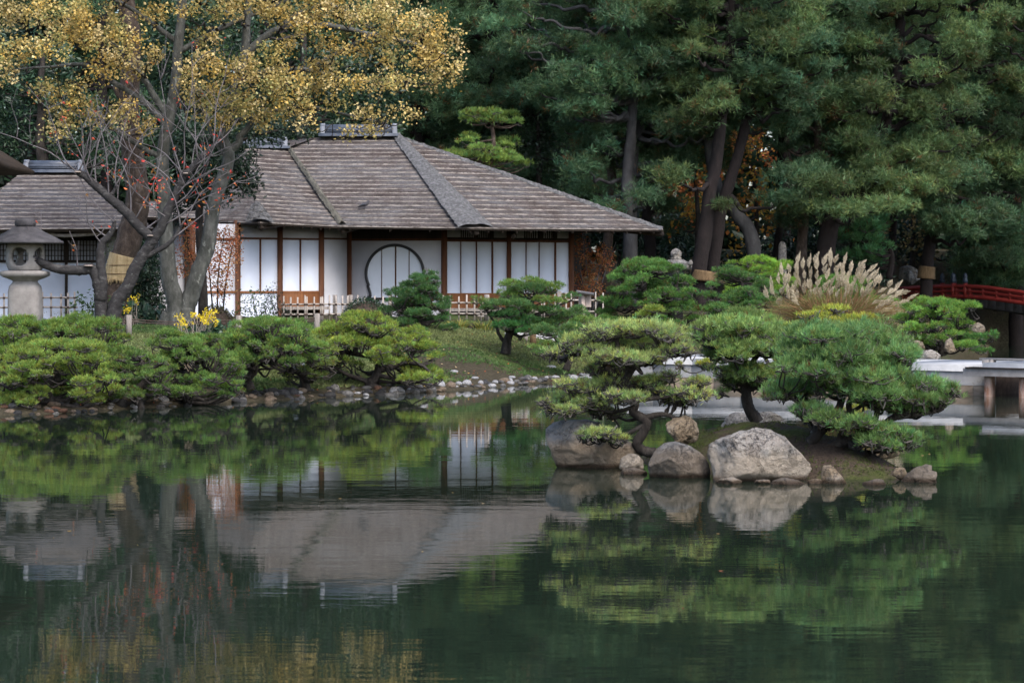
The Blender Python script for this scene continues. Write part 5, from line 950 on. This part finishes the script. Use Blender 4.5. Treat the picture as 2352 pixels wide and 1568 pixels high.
# autumn shrubs
RD = [(.54, .17, .07), (.60, .24, .09), (.44, .14, .07), (.62, .30, .11), (.36, .2, .07)]
def autumn(label, bl, d, base, stems, n_sub=80, per=11, size=.065): 
    o = thing("autumn_shrub", label, "shrub", base, "rusty autumn shrubs by the teahouse"); mb = MB()
    s_ = [limb(mb, p, d, .025, .01, 6, 5) for p in stems]; sk_ = (np.concatenate([q[0] for q in s_]), np.concatenate([q[1] for q in s_])); fo = MB()
    for cc in blobs(fo, bl, d, n_sub, per, size, RD, .08, .5, .6):
        for q in cc[::9]: branch_to(mb, sk_, q, .004, .012)
    part("stem", mb, M_TWIG if "twiggy" in label else M_BARK, o, True); part("foliage", fo, M_LEAF, o, col=True)
autumn("rusty red shrub of many thin stems between the grey trunks and teahouse", [(500, 560, 40, 36), (470, 590, 30, 40), (520, 600, 30, 36), (495, 640, 40, 34), (530, 540, 20, 26), (480, 530, 30, 20), (440, 560, 30, 36), (420, 600, 22, 40), (510, 670, 26, 20), (540, 580, 14, 30), (450, 520, 30, 14)], 62.3, g3(500, 62.3),
       [([(490, 745), (486, 680), (480, 590), (470, 530)], ), ][0:0] or [[(490, 745), (486, 680), (478, 600), (470, 530)], [(500, 745), (500, 660), (505, 600), (515, 540)], [(512, 745), (515, 680), (525, 610), (535, 560)], [(478, 745), (465, 660), (440, 590), (425, 550)]])
autumn("twiggy russet shrub standing past the right end of the teahouse wall", [(1340, 590, 26, 22), (1370, 610, 32, 26), (1345, 640, 36, 26), (1385, 580, 26, 18), (1325, 660, 18, 26), (1400, 600, 20, 14), (1360, 670, 36, 20), (1330, 560, 18, 14)], 74, g3(1360, 74), [[(1355, 720), (1352, 650), (1340, 570)], [(1360, 720), (1372, 640), (1395, 570)], [(1350, 720), (1340, 660), (1325, 580)], [(1365, 720), (1385, 640), (1415, 555)]], 70, 10, .075)
# clipped domes
def clipped(label, u, vt, vb, ru, d, col, dens=900, size=.05):
    b = g3(u, d); rx = ru / F * d; zt = zat(vt, d); zb_ = min(b[2], zat(vb, d)) - .1; r = np.array([rx, rx * .8, zt - zb_]); c = np.array([b[0], d, zb_]); o = thing("clipped_shrub", label, "shrub", b, "clipped round shrubs")
    n = int(dens * 2 * math.pi * rx * r[2]); q = unit(RNG.normal(size=(n, 3))); q[:, 2] = abs(q[:, 2]); p = c + q * r * (1 + .05 * wob(q, 3, 5))[:, None] * RNG.uniform(.93, 1.02, (n, 1)); fo = MB()
    leaves(fo, p, size, np.array(col) * RNG.uniform(.6, 1.4, (n, 1)), q * .8, .5); part("foliage", fo, M_LEAF, o, col=True)
    m_ = MB(); lathe(m_, c, [(rx * math.cos(t) * .9, r[2] * math.sin(t) * .9) for t in np.linspace(0, 1.55, 10)], 20); part("twig_core", m_, M_SOIL, o, True)
    for e_ in m_.v: e_[:, 1] = c[1] + (e_[:, 1] - c[1]) * .8
clipped("round clipped shrub of brownish green beside the yellow flowers", 497, 700, 748, 46, 58.8, (.07, .065, .03))
clipped("round clipped dark green shrub below the round window", 842, 684, 750, 66, 63, (.03, .065, .032))
clipped("little brown tuft shrub by the bamboo fence right of the upright pine", 1082, 746, 760, 20, 63.5, (.09, .055, .04), 1500, .035)
# bushes
def bush(label, bl, d, pal, size=.09, n_sub=30, per=12, asp=.4, mat=None, stems=True, name="bush"):
    u0 = np.mean([q[0] for q in bl]); b = g3(u0, d); o = thing(name, label, "bush", b); fo = MB(); cl_ = blobs(fo, bl, d, n_sub, per, size, pal, .09, .4, asp); mb = MB()
    for cc in cl_:
        for q in cc[::3]: root = np.r_[b[:2] + RNG.normal(size=2) * .15, b[2] - .05]; tube(mb, [root, root * .4 + q * .6 + RNG.normal(size=3) * .06, q], [.012, .008, .005], 4, 3)
    part("stem", mb, M_BARK, o); part("foliage", fo, mat or M_LEAF, o, col=True)
bush("leafy mid-green bush between the granite lantern and the cherry trunks", [(205, 700, 34, 34), (190, 720, 30, 30), (220, 735, 34, 26), (240, 690, 22, 26), (200, 745, 34, 20)], 57.5, [(.045, .09, .028), (.06, .12, .035), (.03, .065, .022)], .11)
bush("pale green weeds at the right foot of the granite lantern", [(130, 735, 34, 20), (150, 750, 36, 16), (115, 745, 20, 18), (160, 725, 20, 14)], 56.5, [(.09, .13, .05), (.12, .16, .06)], .06, 40, 12, .25)
bush("leafy green bush in front of the teahouse left wall", [(580, 705, 36, 28), (600, 685, 28, 24), (560, 725, 30, 22), (610, 720, 30, 26)], 63, [(.055, .10, .032), (.08, .14, .045), (.035, .07, .025)], .09)
bush("dark feathery bush with reddish tips before the teahouse left wall", [(632, 675, 24, 24), (628, 705, 30, 26), (648, 720, 30, 20), (620, 725, 26, 20)], 62.8, [(.022, .05, .035), (.03, .06, .04), (.05, .06, .035)], .07, 34, 14, .3)
bush("slender bamboo-like plant against the side house end wall", [(243, 560, 14, 22), (238, 590, 12, 24), (250, 620, 12, 20), (236, 640, 12, 24)], 61.5, [(.14, .20, .06), (.09, .15, .04)], .08, 26, 8, .22)
def flowers(label, u, d, bl, hv, nst, lv):
    b = g3(u, d); o = thing("leopard_plant", label, "flowers", b, "yellow flowering clumps"); fo = MB(); blobs(fo, lv, d, 26, 7, .17, [(.025, .06, .035), (.04, .09, .05), (.02, .045, .03)], .10, .2, .95); part("foliage", fo, M_GLOSSY, o, col=True)
    st, fl = MB(), MB()
    for k in range(nst):
        q = bl[int(RNG.integers(len(bl)))]; e_ = P(q[0] + RNG.normal() * q[2] * .6, q[1] + RNG.normal() * q[3] * .6, d - .1 + RNG.normal() * .15); r_ = b + [RNG.normal() * .12 + (e_[0] - b[0]) * .4, RNG.normal() * .1, -.03]
        tube(st, [r_, r_ * .5 + e_ * .5 + [0, 0, .05], e_], [.008, .006, .004], 4, 3); n = 9; leaves(fl, e_ + RNG.normal(size=(n, 3)) * .032, .062, np.tile([.72, .56, .03], (n, 1)), np.array([0, -.6, .8]), .5, .12)
    part("stem", st, M_BAMBOO, o); part("blossoms", fl, M_LEAF, o, col=True)
flowers("big clump of yellow flowers before the foot of the grey-barked tree", 450, 53.6, [(455, 722, 26, 10), (430, 730, 24, 8), (480, 720, 16, 12), (470, 735, 22, 8), (415, 745, 14, 5), (495, 745, 10, 6)], 0, 46, [(475, 765, 34, 22), (450, 770, 34, 16), (495, 755, 18, 20)])
flowers("small clump of yellow flowers between the cherry and grey-barked trunks", 305, 58, [(318, 688, 16, 7), (300, 703, 10, 6), (296, 712, 8, 5)], 0, 16, [(310, 725, 34, 26), (285, 715, 22, 22), (335, 720, 20, 18)])
# strap-leaf tufts by the fence
def blades(mb, n, c, r, L, col, w_=.02, lean=.5, seg=4, droop=.5):
    for k in range(n):
        a_ = RNG.uniform(0, 6.283); p0 = c + np.array([math.cos(a_), math.sin(a_), 0]) * r * RNG.uniform(0, 1) ** .5; l = L * RNG.uniform(.6, 1.1); ln = lean * RNG.uniform(.2, 1.2); t = np.linspace(0, 1, seg + 1)
        dx = np.array([math.cos(a_), math.sin(a_)]); x = p0[0] + dx[0] * l * ln * t ** 1.6; y = p0[1] + dx[1] * l * ln * t ** 1.6; z = p0[2] + l * (t - droop * ln * t ** 2.4 * .7)
        sd = np.array([-dx[1], dx[0], 0]) + RNG.normal(size=3) * .4; sd /= np.linalg.norm(sd); ww = (w_ * (1 - t ** 2) + .002)[:, None]; c_ = np.c_[x, y, z]; v = np.concatenate([c_ - sd * ww / 2, c_ + sd * ww / 2]); i_ = np.arange(seg)
        mb.add(v, np.stack([i_, i_ + 1, seg + 2 + i_, seg + 1 + i_], 1), np.asarray(col[int(RNG.integers(len(col)))]) * RNG.uniform(.7, 1.3))
for u, lab in ((1052, "yellow-green strap-leaf tuft left of the small brown shrub"), (1112, "yellow-green strap-leaf tuft right of the small brown shrub")):
    b = g3(u, 63.4); m_ = MB(); blades(m_, 130, b, .26, .30, [(.22, .24, .05), (.34, .30, .07), (.10, .16, .04)], .022, .9); solo("strap_leaf_tuft", m_, M_LEAF, lab, "plant", b, col=True)
# pampas grass
d_ = 61.5; b = g3(1925, d_); PG_ = thing("pampas_grass", "huge pampas grass clump with cream plumes and tawny leaves", "ornamental grass", b, None)
m_ = MB(); blades(m_, 3000, b + [0, 0, -.1], .75, 1.5, [(.30, .20, .10), (.38, .27, .14), (.26, .15, .08), (.17, .19, .06), (.22, .22, .09), (.34, .18, .10)], .016, 1.0, 6, .7)
blades(m_, 800, b + [.9, 0, -.2], .6, 1.25, [(.33, .28, .15), (.40, .33, .2), (.22, .24, .09)], .016, 1.2, 6, .9); part("leaf_clump", m_, M_PLUME, PG_, col=True)
def plume_mesh(seed):
    r = np.random.default_rng(seed); m_ = MB(); t = np.linspace(0, 1, 6); bend = r.uniform(.05, .35)
    ax = np.c_[bend * t ** 2 * .36, 0 * t, t * .36]
    tube(m_, np.vstack([[0, 0, -.75], ax]), [.004] * 7, 4, 1, sm=False, c=np.array([.35, .27, .15]))
    for k in range(170):
        tt = r.uniform(.0, 1); p = np.array([bend * tt * tt * .36, 0, tt * .36]); w_ = .075 * math.sin(min(1, tt * 1.05 + .08) * math.pi) ** .7 + .008; a_ = r.uniform(0, 6.283); dv = np.array([math.cos(a_) * w_, math.sin(a_) * w_, .10 * r.uniform(.6, 1.3)]); s_ = unit(np.cross(dv, r.normal(size=3))) * .008
        c_ = np.array([.62, .545, .415]) * r.uniform(.75, 1.2); m_.add([p - s_, p + dv * .6 + s_, p + dv, p + dv * .6 - s_ * .5], np.array([[0, 1, 2, 3]]), c_)
    return m_.mesh("plume", M_PLUME, (0, 0, 0), col=True)
PL = [plume_mesh(k) for k in range(6)]
pts = []
for k in range(4000):
    if len(pts) >= 96: break
    u, v = RNG.uniform(1765, 2085), RNG.uniform(578, 720); top = np.interp(u, [1770, 1800, 1840, 1900, 1960, 2000, 2050, 2085], [640, 606, 584, 578, 590, 604, 640, 672])
    if v < top or v > top + 105 or (v > 668 and u < 1985) : continue
    if any((u - a_) ** 2 + (v - b_) ** 2 < 13 ** 2 for a_, b_ in pts): continue
    pts.append((u, v))
pts += [(2030, 735), (2055, 740), (2012, 755), (2070, 715)]
for k, (u, v) in enumerate(pts):
    q = bpy.data.objects.new("plume", PL[k % 6]); C.objects.link(q); q.parent = PG_; p = P(u, v + 22, d_ + RNG.uniform(-.7, .5)); q.location = p - b
    ln = (u - 1925) / 160; q.rotation_euler = (RNG.normal() * .15, ln * .3 + RNG.normal() * .14 + (.7 if u > 2000 and v > 650 else 0), RNG.normal() * .2 + (0 if ln > 0 else math.pi) * 0); q.scale = (RNG.uniform(.6, 1.0), RNG.uniform(.6, .9), RNG.uniform(.5, .85))
mm = MB(); base_v = [np.array([q.co[:] for q in m__.vertices]) for m__ in PL]; base_f = [np.array([f.vertices[:] for f in m__.polygons if len(f.vertices) == 4]) for m__ in PL]
for k in range(70):
    u, v = RNG.uniform(1790, 2110), RNG.uniform(600, 790); ctr = (u - 1925) / 165
    if v < 610 + 70 * ctr ** 2 or (v > 690 and u < 1990) or v > 650 + 130 * sst(1950, 2080, u) + 40: continue
    i_ = k % 6; vv = base_v[i_] * [1.1, 1.1, RNG.uniform(.5, .9)]; an = ctr * .7 + RNG.normal() * .25 + .5 * sst(2000, 2080, u); az = RNG.normal() * .4; x, z = vv[:, 0] * math.cos(an) + vv[:, 2] * math.sin(an), -vv[:, 0] * math.sin(an) + vv[:, 2] * math.cos(an)
    mm.add(np.c_[x * math.cos(az) - vv[:, 1] * math.sin(az), x * math.sin(az) + vv[:, 1] * math.cos(az), z] + P(u, v + 16, d_ + RNG.uniform(-.9, .3)), base_f[i_], np.array([.56, .49, .36]) * RNG.uniform(.75, 1.15))
part("small_plumes", mm, M_PLUME, PG_, col=True, kind="stuff")
# one big pale dry leaf caught on a pine
m_ = MB(); p = P(432, 843, 46.4); r_ = [(0, -.10), (.04, -.03), (.115, -.05), (.07, .01), (.10, .07), (.03, .05), (0, .11), (-.025, .04), (-.09, .05), (-.06, 0), (-.10, -.04), (-.04, -.03)]
m_.add(np.vstack([[p + [0, -.012, 0]], [p + [x * .9, .02 + .25 * abs(x), z * .9] for x, z in r_]]), np.array([(0, i_ + 1, (i_ + 1) % 12 + 1) for i_ in range(12)]), np.array([.62, .46, .33])); solo("dry_leaf", m_, M_LEAF, "single large pale dry leaf caught on a mid-green cloud pine", "leaf", p, col=True)

# ------------------------------------------------------------------ the woods behind
def pad_brown(fo, c, rr, L, r):
    if r.uniform() < .16: pad_tufts(fo, c - [0, 0, rr[2] * .3], rr * .6, L, (.09, .06, .025), 60, 12, 1.1, -.8, .07, .25, .1, np.ones(3))
def wood(label, pts, d, r0, r1, crown, seed, bark, col, L=.25, dens=150, n=15):
    r = np.random.default_rng(seed); b = g3(pts[0][0], d); o = thing("woodland_pine", label, "pine tree", b, "tall pines of the woods behind"); mb = MB(); pts = [(pts[0][0], HZ + (H - b[2]) * F / d + 4)] + pts[1:]; s_ = limb(mb, pts, d, r0, r1, 10, 6, .05); fo = MB()
    for u, v, ru, rv, dd in crown:
        c = P(u, v, d + dd); rr = np.array([ru / F * d, ru / F * d * .9, rv / F * d]); pad_tufts(fo, c, rr, L, np.array(col) * r.uniform(.7, 1.35), dens, n, 1.15, -.6, .065, .26, .3, FW, True); pad_brown(fo, c, rr, L, r); branch_to(mb, s_, c - [0, 0, rr[2] * .4], .025, .09, .2)
    part("trunk", mb, bark, o, True); part("crown", fo, M_NEEDLE, o, col=True)
def crown(u, v0, v1, ru, n, r, lean=0.):
    out = []
    for k in range(n):
        t = r.uniform(0, 1); v = v0 + (v1 - v0) * t; w_ = ru * (.45 + .75 * math.sin(math.pi * (.25 + .65 * t))); a_ = r.uniform(0, 6.283); q = math.sqrt(r.uniform(.1, 1)); s_ = r.uniform(22, 50)
        out.append((u + lean * (1 - t) + w_ * q * math.cos(a_), v, s_, s_ * r.uniform(.34, .7), w_ * q * math.sin(a_) / F * 85)) 
    return out
rw_ = np.random.default_rng(5)
GRN = [(.055, .108, .055), (.045, .092, .048), (.062, .122, .06), (.05, .096, .05), (.07, .115, .045)]
spec = [  # label, trunk columns, depth, radii, crown (u, v top, v bottom, half width, n)
 ("reddish leaning trunk pine behind the right roof slope", [(1395, 0), (1400, 470), (1403, 400), (1392, 330), (1400, 260), (1440, 180), (1450, 60), (1455, -150)], 82, .17, .1, (1420, -230, 250, 150, 34), M_BARKP),
 ("grey trunk pine rising above the right roof slope", [(1448, 0), (1448, 470), (1450, 400), (1456, 330), (1470, 280), (1480, 150), (1500, -150)], 80, .26, .12, (1480, -200, 330, 160, 40), M_FBARKG),
 ("thick pale trunk pine under the right eave tip of the teahouse", [(1447, 0), (1447, 590), (1446, 530), (1440, 420), (1450, 300), (1460, 60), (1440, -200)], 79, .24, .13, (1330, -240, 180, 170, 34), M_FBARKG),
 ("dark trunk pine just right of the teahouse eave tip", [(1492, 0), (1491, 560), (1487, 500), (1500, 380), (1520, 200), (1530, -200)], 84, .22, .12, (1560, -230, 260, 150, 36), M_FBARK),
 ("left of two thick leaning trunks behind the lantern finial", [(1605, 0), (1612, 600), (1628, 485), (1643, 353), (1660, 240), (1680, 100), (1680, -150)], 78, .27, .13, (1690, -220, 210, 170, 40), M_FBARK),
 ("right of two thick leaning trunks behind the lantern finial", [(1636, 0), (1640, 606), (1656, 485), (1696, 353), (1720, 250), (1740, 100), (1760, -150)], 79, .23, .12, (1790, -220, 200, 150, 36), M_FBARK),
 ("grey pine trunk bending to the left behind the bright clipped mound", [(1735, 0), (1731, 595), (1718, 529), (1694, 496), (1656, 441), (1639, 397), (1628, 309), (1615, 180), (1600, -80)], 80, .27, .12, (1600, -160, 280, 130, 30), M_FBARKG),
 ("slim pine behind the slim stone pillar", [(1775, 0), (1785, 580), (1792, 500), (1790, 400), (1800, 200), (1810, -200)], 86, .14, .1, (1850, -240, 240, 140, 34), M_FBARK),
 ("reddish trunk pine behind the pampas plumes", [(1838, 0), (1840, 580), (1846, 507), (1846, 463), (1870, 400), (1880, 250), (1880, -200)], 82, .2, .11, (1920, -230, 300, 150, 38), M_BARKP),
 ("stout trunk leaning right above the pampas plumes", [(1895, 0), (1902, 545), (1914, 485), (1940, 452), (1962, 436), (2010, 360), (2060, 180), (2070, -150)], 81, .34, .14, (2060, -200, 330, 170, 44), M_FBARK),
 ("dark pine with a straw band left of the red bridge", [(2124, 0), (2126, 660), (2130, 600), (2138, 520), (2150, 400), (2170, 200), (2180, -200)], 86, .24, .14, (2200, -240, 440, 170, 46), M_FBARK),
 ("slim dark trunk pine left of the straw banded one", [(2045, 0), (2050, 600), (2052, 520), (2060, 400), (2060, 150), (2060, -200)], 90, .16, .1, (2130, -220, 280, 160, 36), M_FBARK),
 ("pine overhanging the red bridge with low sweeping boughs", [(2330, 0), (2335, 560), (2330, 420), (2310, 250), (2300, 0), (2290, -200)], 92, .28, .14, (2300, -200, 560, 120, 46), M_FBARK),
 ("pine at the far right edge beyond the red bridge", [(2450, 0), (2445, 560), (2440, 400), (2430, 200), (2430, -200)], 94, .28, .14, (2430, -220, 600, 150, 46), M_FBARK),
 ("pine filling the top right corner", [(2520, 0), (2510, 400), (2480, 200), (2460, -200)], 86, .3, .14, (2400, -240, 330, 170, 40), M_FBARK),
 ("pine with hidden trunk behind the teahouse ridge tile", [(960, 0), (962, 300), (970, 150), (980, -200)], 84, .25, .12, (990, -220, 380, 150, 42), M_FBARK),
 ("pine above the left part of the right roof slope", [(1110, 0), (1112, 400), (1120, 200), (1130, -200)], 85, .25, .12, (1130, -230, 360, 160, 44), M_FBARK),
 ("pine behind the pale green tiered pine", [(1250, 0), (1240, 400), (1235, 200), (1240, -200)], 90, .25, .12, (1240, -230, 420, 150, 42), M_FBARK)]
EXW = {4: [(1545, 400, 40, 24), (1662, 470, 24, 10), (1590, 270, 60, 26)], 5: [(1800, 455, 56, 18), (1790, 280, 60, 26)], 9: [(1850, 475, 60, 16), (1950, 480, 56, 20), (2000, 430, 70, 20), (1900, 420, 60, 20), (2040, 470, 50, 16)], 10: [(2100, 470, 60, 20), (2190, 500, 60, 22), (2120, 430, 70, 22)], 12: [(2250, 490, 70, 24), (2330, 520, 70, 26), (2290, 590, 60, 20), (2380, 600, 60, 24)], 1: [(1350, 430, 50, 24), (1400, 480, 40, 20), (1480, 450, 40, 24), (1330, 380, 40, 24)], 3: [(1530, 470, 36, 20), (1545, 520, 34, 16), (1500, 400, 46, 24)], 8: [(1840, 400, 60, 22), (1810, 510, 36, 12)]}
for i_, (lab, pts, d, r0, r1, cr_, bk_) in enumerate(spec): wood(lab, pts, d, r0, r1, [(*q, rw_.uniform(-2.5, .5)) for q in EXW.get(i_, [])] + crown(cr_[0], cr_[1], cr_[2] + (110 if i_ not in (4, 5, 6, 7) else 40), cr_[3], int(cr_[4] * 2.2), rw_), 100 + i_, bk_, GRN[i_ % 5])
for k, (u, v0, v1, hw, d) in enumerate([(-120, -250, 420, 170, 92), (60, -250, 380, 170, 95), (240, -250, 360, 160, 92), (430, -250, 380, 170, 96), (620, -250, 380, 170, 92), (810, -250, 380, 160, 95), (1020, -250, 480, 160, 100), (1180, -250, 500, 160, 102), (1340, -250, 520, 160, 100), (1500, -240, 480, 160, 99), (1640, -240, 260, 160, 102), (1800, -240, 330, 150, 100), (1960, -240, 420, 150, 103), (2120, -240, 520, 150, 101), (2280, -240, 560, 150, 104), (2440, -240, 560, 150, 102), (1560, -240, 520, 120, 108), (1900, -240, 560, 120, 108), (2700, -240, 560, 200, 100), (-350, -240, 560, 200, 96)]):
    wood("dark pine deep in the woods behind the front row", [(u, 0), (u + 5, 400), (u - 6, 200), (u + 4, -220)], d, .28, .14, crown(u, v0, v1, hw, 48, rw_), 200 + k, M_FBARK, np.array(GRN[k % 5]) * .8, .3, 70, 13)
# old straw bands on trunks in the woods
for u, v0, v1, d, rr_, lab in ((2128, 612, 640, 86, .30, "tan straw band on a dark pine trunk left of the red bridge"), (1618, 622, 645, 78, .40, "brown straw band round the foot of two thick leaning trunks"), (1648, 626, 650, 78.8, .36, "brown straw band on the right thick leaning trunk")):
    m_ = MB(); tube(m_, [P(u - 1, v1, d), P(u, (v0 + v1) / 2, d), P(u + 1.5, v0, d)], [rr_ + .02, rr_, rr_ - .02], 18, 3, .01); solo("straw_band", m_, M_STRAWD, lab, "straw band", P(u, v1, d), True)
# understorey and autumn trees seen between the trunks
UD = [(.016, .04, .022), (.024, .055, .03), (.012, .03, .018)]
for k, (u, v, ru, rv, d) in enumerate([(1500, 540, 70, 50, 90), (1560, 580, 60, 40, 88), (1690, 590, 60, 40, 92), (1790, 540, 70, 60, 94), (1880, 560, 70, 50, 92), (1990, 560, 80, 40, 88), (1980, 620, 70, 36, 86), (2090, 540, 60, 40, 96), (2230, 600, 80, 40, 98), (2340, 600, 70, 50, 98), (2420, 640, 70, 50, 97), (1420, 500, 60, 60, 88), (1320, 460, 70, 50, 88), (1230, 440, 60, 40, 90), (1560, 500, 40, 60, 92), (2300, 520, 80, 50, 96), (2235, 700, 40, 22, 98.5), (2290, 715, 44, 24, 98.5), (2345, 725, 44, 24, 98.5), (2400, 725, 44, 24, 98.5)]):
    broad("understorey_shrub", "dark evergreen undergrowth shrub between the woodland trunks", g3(u, d), [(u, v, ru * .8, rv), (u - ru * .5, v + rv * .5, ru * .6, rv * .7), (u + ru * .5, v + rv * .4, ru * .6, rv * .7), (u, v + rv, ru, rv * .6)], d, [([(u, 640), (u + 4, v + rv), (u, v)], .08, .03)], UD, 9, 16, .24, .22, .8, cat="shrub", group="undergrowth shrubs in the woods")
for u, v, d, dl, lab in ((1960, 535, 84, [(1930, 540, 60, 16), (1985, 530, 50, 20), (2030, 520, 45, 16), (1980, 555, 60, 14), (2010, 570, 40, 14), (1945, 590, 40, 12), (1990, 600, 50, 14)], "low spreading pine boughs right of the pampas plumes"),):
    pine("woodland_pine", lab, g3(u, d), dl, [([(2040, 640), (2046, 590), (2030, 560), (1960, 556)], .12, .05)], d, .24, 70, (.05, .115, .05), 13, "tall pines of the woods behind", M_FBARK, .09, .95, 3, -.4)
OR = [(.62, .22, .05), (.70, .32, .06), (.55, .16, .05), (.66, .42, .08), (.40, .16, .06)]
YL = [(.60, .36, .05), (.66, .44, .07), (.52, .26, .05)]
def maple(label, bl, d, u, pal, n_sub=6): broad("autumn_maple", label, g3(u, d), bl, d, [([(u, 620), (u + 3, 500), (u - 6, 380)], .12, .05)], pal, n_sub, 12, .17, .2, 1.5, cat="maple tree", group="autumn maples beyond the woods", mat=M_LEAF, asp=.75)
maple("orange maple glowing between the two thick leaning trunks and roof", [(1600, 340, 30, 40), (1590, 430, 30, 40), (1690, 380, 50, 30), (1720, 320, 50, 36), (1750, 360, 34, 24), (1680, 320, 30, 30), (1640, 420, 30, 40)], 92, 1640, OR, 9)
maple("yellow and orange maple behind the bending grey trunk", [(1730, 440, 30, 36), (1715, 490, 28, 36), (1750, 480, 22, 30), (1700, 560, 24, 18), (1590, 480, 24, 34), (1770, 510, 20, 24), (1735, 400, 26, 20)], 88, 1735, YL + OR[:2], 12)
maple("small orange maple between the dark trunks just past the eave tip", [(1596, 425, 22, 26), (1602, 475, 18, 28), (1572, 520, 16, 16), (1640, 330, 22, 22), (1625, 400, 12, 26)], 82.5, 1600, OR + YL[:1], 12)
maple("muted yellow tree far behind the straw banded trunk", [(2090, 540, 34, 40), (2120, 570, 30, 30), (2060, 560, 30, 30), (2290, 430, 30, 14), (2350, 560, 26, 30), (2250, 440, 26, 14), (2340, 440, 26, 16)], 95, 2095, [(.34, .27, .10), (.26, .24, .10), (.42, .3, .12)], 9)
maple("rust tinged tree deep behind the right roof slope", [(1300, 430, 40, 26), (1360, 380, 40, 26), (1420, 440, 30, 30), (1250, 470, 40, 20)], 100, 1340, [(.16, .07, .035), (.20, .10, .04)], 8)
# closed mass of far woods
mb = MB(); n = 100000; x = RNG.uniform(-75, 75, n); y = RNG.uniform(116, 132, n); hgt = 25 + 3.5 * np.sin(x * .21) + 2.5 * np.sin(x * .53 + 1); z = 3 + (hgt - 3) * RNG.uniform(0, 1, n) ** .9
q = np.c_[x, y, z]; nz = wob(q, .45, 77); k = nz > -1.6
leaves(mb, q[k], 1.0, np.array([.03, .062, .034]) * (1 + .35 * wob(q[k], .3, 78))[:, None], None, .6, .3); m2 = MB()
for xx in np.arange(-74, 75, 3.1): tube(m2, [np.array([xx + RNG.normal(), 122 + RNG.normal() * 3, 3.]), np.array([xx + RNG.normal() * .5, 122, 18.])], [.3, .15], 6, 2)
fw = solo("far_woods", mb, M_NEEDLE, "dense dark woods closing the view behind the garden", "woods", col=True, kind="stuff"); fw["_l"] = [0., 0., 0.]
part("trunks", m2, M_FBARK, fw, kind="stuff")

mb = MB(); n = 28; u = RNG.uniform(-100, 2450, n); d = RNG.uniform(15, 47, n); d = np.minimum(d, np.interp(u, SH[:, 0], SH[:, 1]) - .3); x = (u - 1176) / F * d; k = (abs(x - 3.2) > 1.9) | (abs(d - 31.2) > 3)
pal = np.array([(.22, .15, .06), (.28, .20, .08), (.20, .08, .04), (.16, .12, .07)]); leaves(mb, np.c_[x, d, np.full(n, .006)][k], .04, pal[RNG.integers(0, 4, n)][k], np.array([0, 0, 14.]))
solo("floating_leaves", mb, M_LEAF, "few small fallen leaves floating on the dark pond", "leaves", col=True, kind="stuff")
